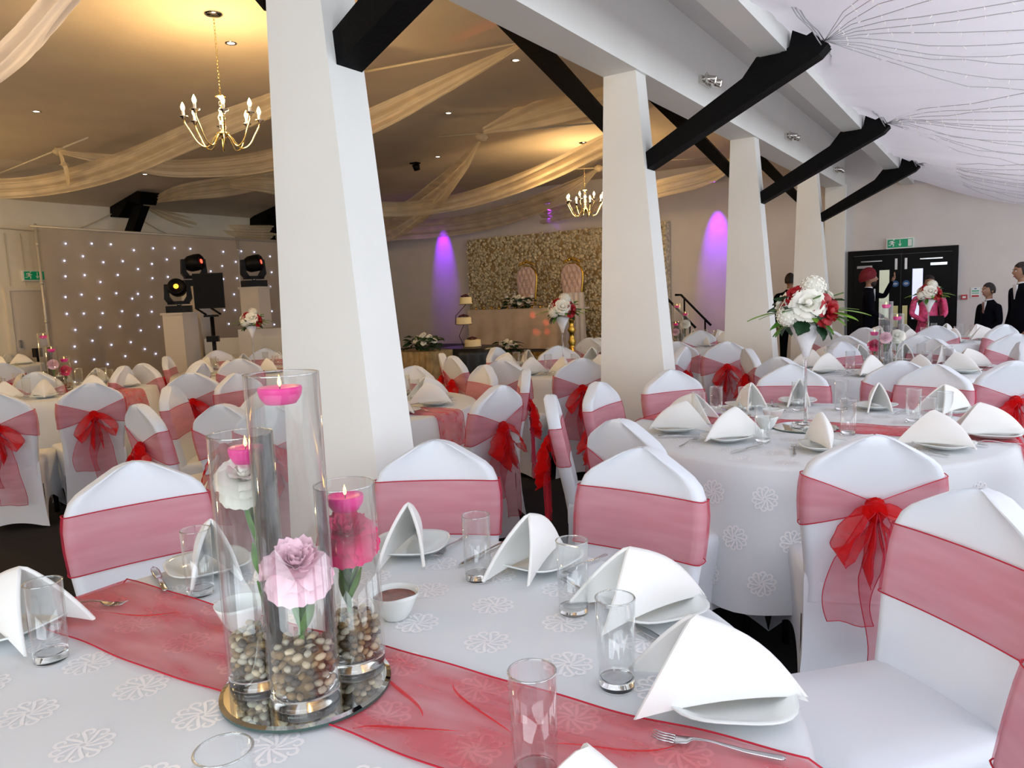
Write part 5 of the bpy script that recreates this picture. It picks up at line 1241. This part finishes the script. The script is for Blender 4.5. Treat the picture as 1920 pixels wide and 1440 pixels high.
def person(x, y, H, yaw, lab, top='suit', legs='suit', pose='down', hair='short', turban=False, dress=False, tie=None):
    t = empty('person', (x, y, 0), yaw, label=lab, cat='person'); s = H / 1.75
    V = lambda a, b_, c_: Vector((a * s, b_ * s, c_ * s))
    arms = {'down': [((-.21, .0, 1.40), (-.25, .02, 1.12), (-.23, -.06, .88)), ((.21, .0, 1.40), (.25, .02, 1.12), (.23, -.06, .88))],
            'clasp': [((-.20, 0, 1.39), (-.25, .0, 1.12), (-.05, -.18, 1.0)), ((.20, 0, 1.39), (.25, 0, 1.12), (.05, -.18, .98))],
            'raise': [((-.21, 0, 1.40), (-.24, -.02, 1.12), (-.16, -.22, 1.02)), ((.21, 0, 1.40), (.25, -.24, 1.34), (.12, -.34, 1.58))]}[pose]
    J = [(V(0, 0, .98), (.15 * s, .105 * s)), (V(0, .0, 1.15), (.145 * s, .10 * s)), (V(0, .01, 1.32), (.17 * s, .11 * s)), (V(0, .01, 1.43), (.11 * s, .075 * s)), (V(0, 0, 1.52), (.052 * s, .052 * s))]
    E = [(0, 1), (1, 2), (2, 3), (3, 4)]
    for ar in arms:
        i = len(J); J += [(V(*ar[0]), .060 * s), (V(*ar[1]), .046 * s), (V(*ar[2]), .034 * s)]; E += [(2, i), (i, i + 1), (i + 1, i + 2)]
    for sx in (-1, 1):
        i = len(J); J += [(V(sx * .09, 0, .86), .088 * s), (V(sx * .10, -.01, .48), .062 * s), (V(sx * .10, .01, .08), .045 * s), (V(sx * .10, -.12, .04), .04 * s)]; E += [(0, i), (i, i + 1), (i + 1, i + 2), (i + 2, i + 3)]
    body = skin_body('body', J, E, top, t)
    B().lathe([(.052 * s, 1.44 * s), (.058 * s, 1.50 * s), (.050 * s, 1.505 * s)], 16).obj('collar', 'shirt', t)
    B().tube([V(0, 0, 1.44), V(0, -.01, 1.60)], [.05 * s, .045 * s], 12).obj('neck', 'skin', t)
    if top == 'suit':
        B().poly([(-.045 * s, 1.47 * s), (.045 * s, 1.47 * s), (.008 * s, 1.28 * s), (-.008 * s, 1.28 * s)], .02 * s, Matrix.Translation(V(0, -.085, 0))).obj('shirt_front', 'shirt', t, smooth=False)
        if tie: B().poly([(-.014 * s, 1.455 * s), (.014 * s, 1.455 * s), (.018 * s, 1.30 * s), (0, 1.28 * s), (-.018 * s, 1.30 * s)], .02 * s, Matrix.Translation(V(0, -.095, 0))).obj('tie', tie, t, smooth=False)
    for (a, e, w_), sg in zip(arms, (-1, 1)): hand(t, V(*w_), V(*w_) - V(*e), sg, s)
    head(t, V(0, -.02, 1.635), s * .98, 0, None if turban else hair)
    if turban:
        def tb(u, v):
            a = 2 * pi * u; q = pi * (.002 + v * .66); r_ = 1 + .03 * sin(v * 26 + 2 * cos(a)); return V(sin(q) * sin(a) * .112 * r_, .018 - sin(q) * cos(a) * .128 * r_, 1.675 + cos(q) * .140 + .035 * cos(a) * v)
        B().grid(tb, 30, 20, cu=True).obj('turban', 'turban', t)
        B().ball(V(0, -.062, 1.555), .058 * s, .05 * s, .055 * s, 12, 8).obj('beard', 'hair', t)
    if dress:
        B().lathe([(.15 * s, 1.0 * s), (.20 * s, .8 * s), (.27 * s, .4 * s), (.34 * s, .03 * s)], 32).obj('skirt', 'pink_dress', t)
        B().grid(lambda u, v: V(.16 + .05 * sin(v * 3) - .03 * u, -.13 + .26 * u, 1.46 - 1.0 * v), 8, 16).obj('shawl', 'pink_dress', t)
        B().box(-.02, .20, -.26, -.16, .92, 1.10, Matrix.Scale(s, 4)).obj('handbag', 'black', t, smooth=False)
    return t
person(-1.62, 11.9, 1.60, radians(100), 'person in dark suit and crimson turban raising an arm before the black doors', pose='raise', turban=True)
person(-.86, 12.0, 1.50, radians(10), 'person in bright pink embroidered outfit with black handbag behind the far roses', top='pink_dress', dress=True, hair='long', pose='clasp')
c = aty(1856, 535, 11.0); person(c.x, 11.0, 1.37, radians(-52), 'boy in dark suit and brown tie with clasped hands by the wall', tie='tie', pose='clasp')
person(.20, 10.85, 1.60, radians(-62), 'tall person in dark suit and white shirt at the right edge, behind the boy', pose='down')
person(-2.72, 11.9, 1.62, radians(180), 'person in dark clothes mostly hidden behind the fourth pillar', pose='down')

# coloured beams of the moving heads
src = (-10.3, 6.6, 1.9)
for px, py, d_, tgt in ((1545, 20, None, 2.8), (1620, 55, None, 2.8), (735, 205, None, 3.24)):
    p = atz(px, py, tgt); spot('moving_head_beam', src, p, 900, (1, .06, .04), 3.0, 1.0, .01)
for px, py in ((1003, 592), (1028, 606), (1010, 624), (1030, 623)):
    p = aty(px, py, 11.75); spot('moving_head_beam', (-9.6, 7.6, 2.3), p, 500, (1, .05, .03), 1.8, 1.0, .01)
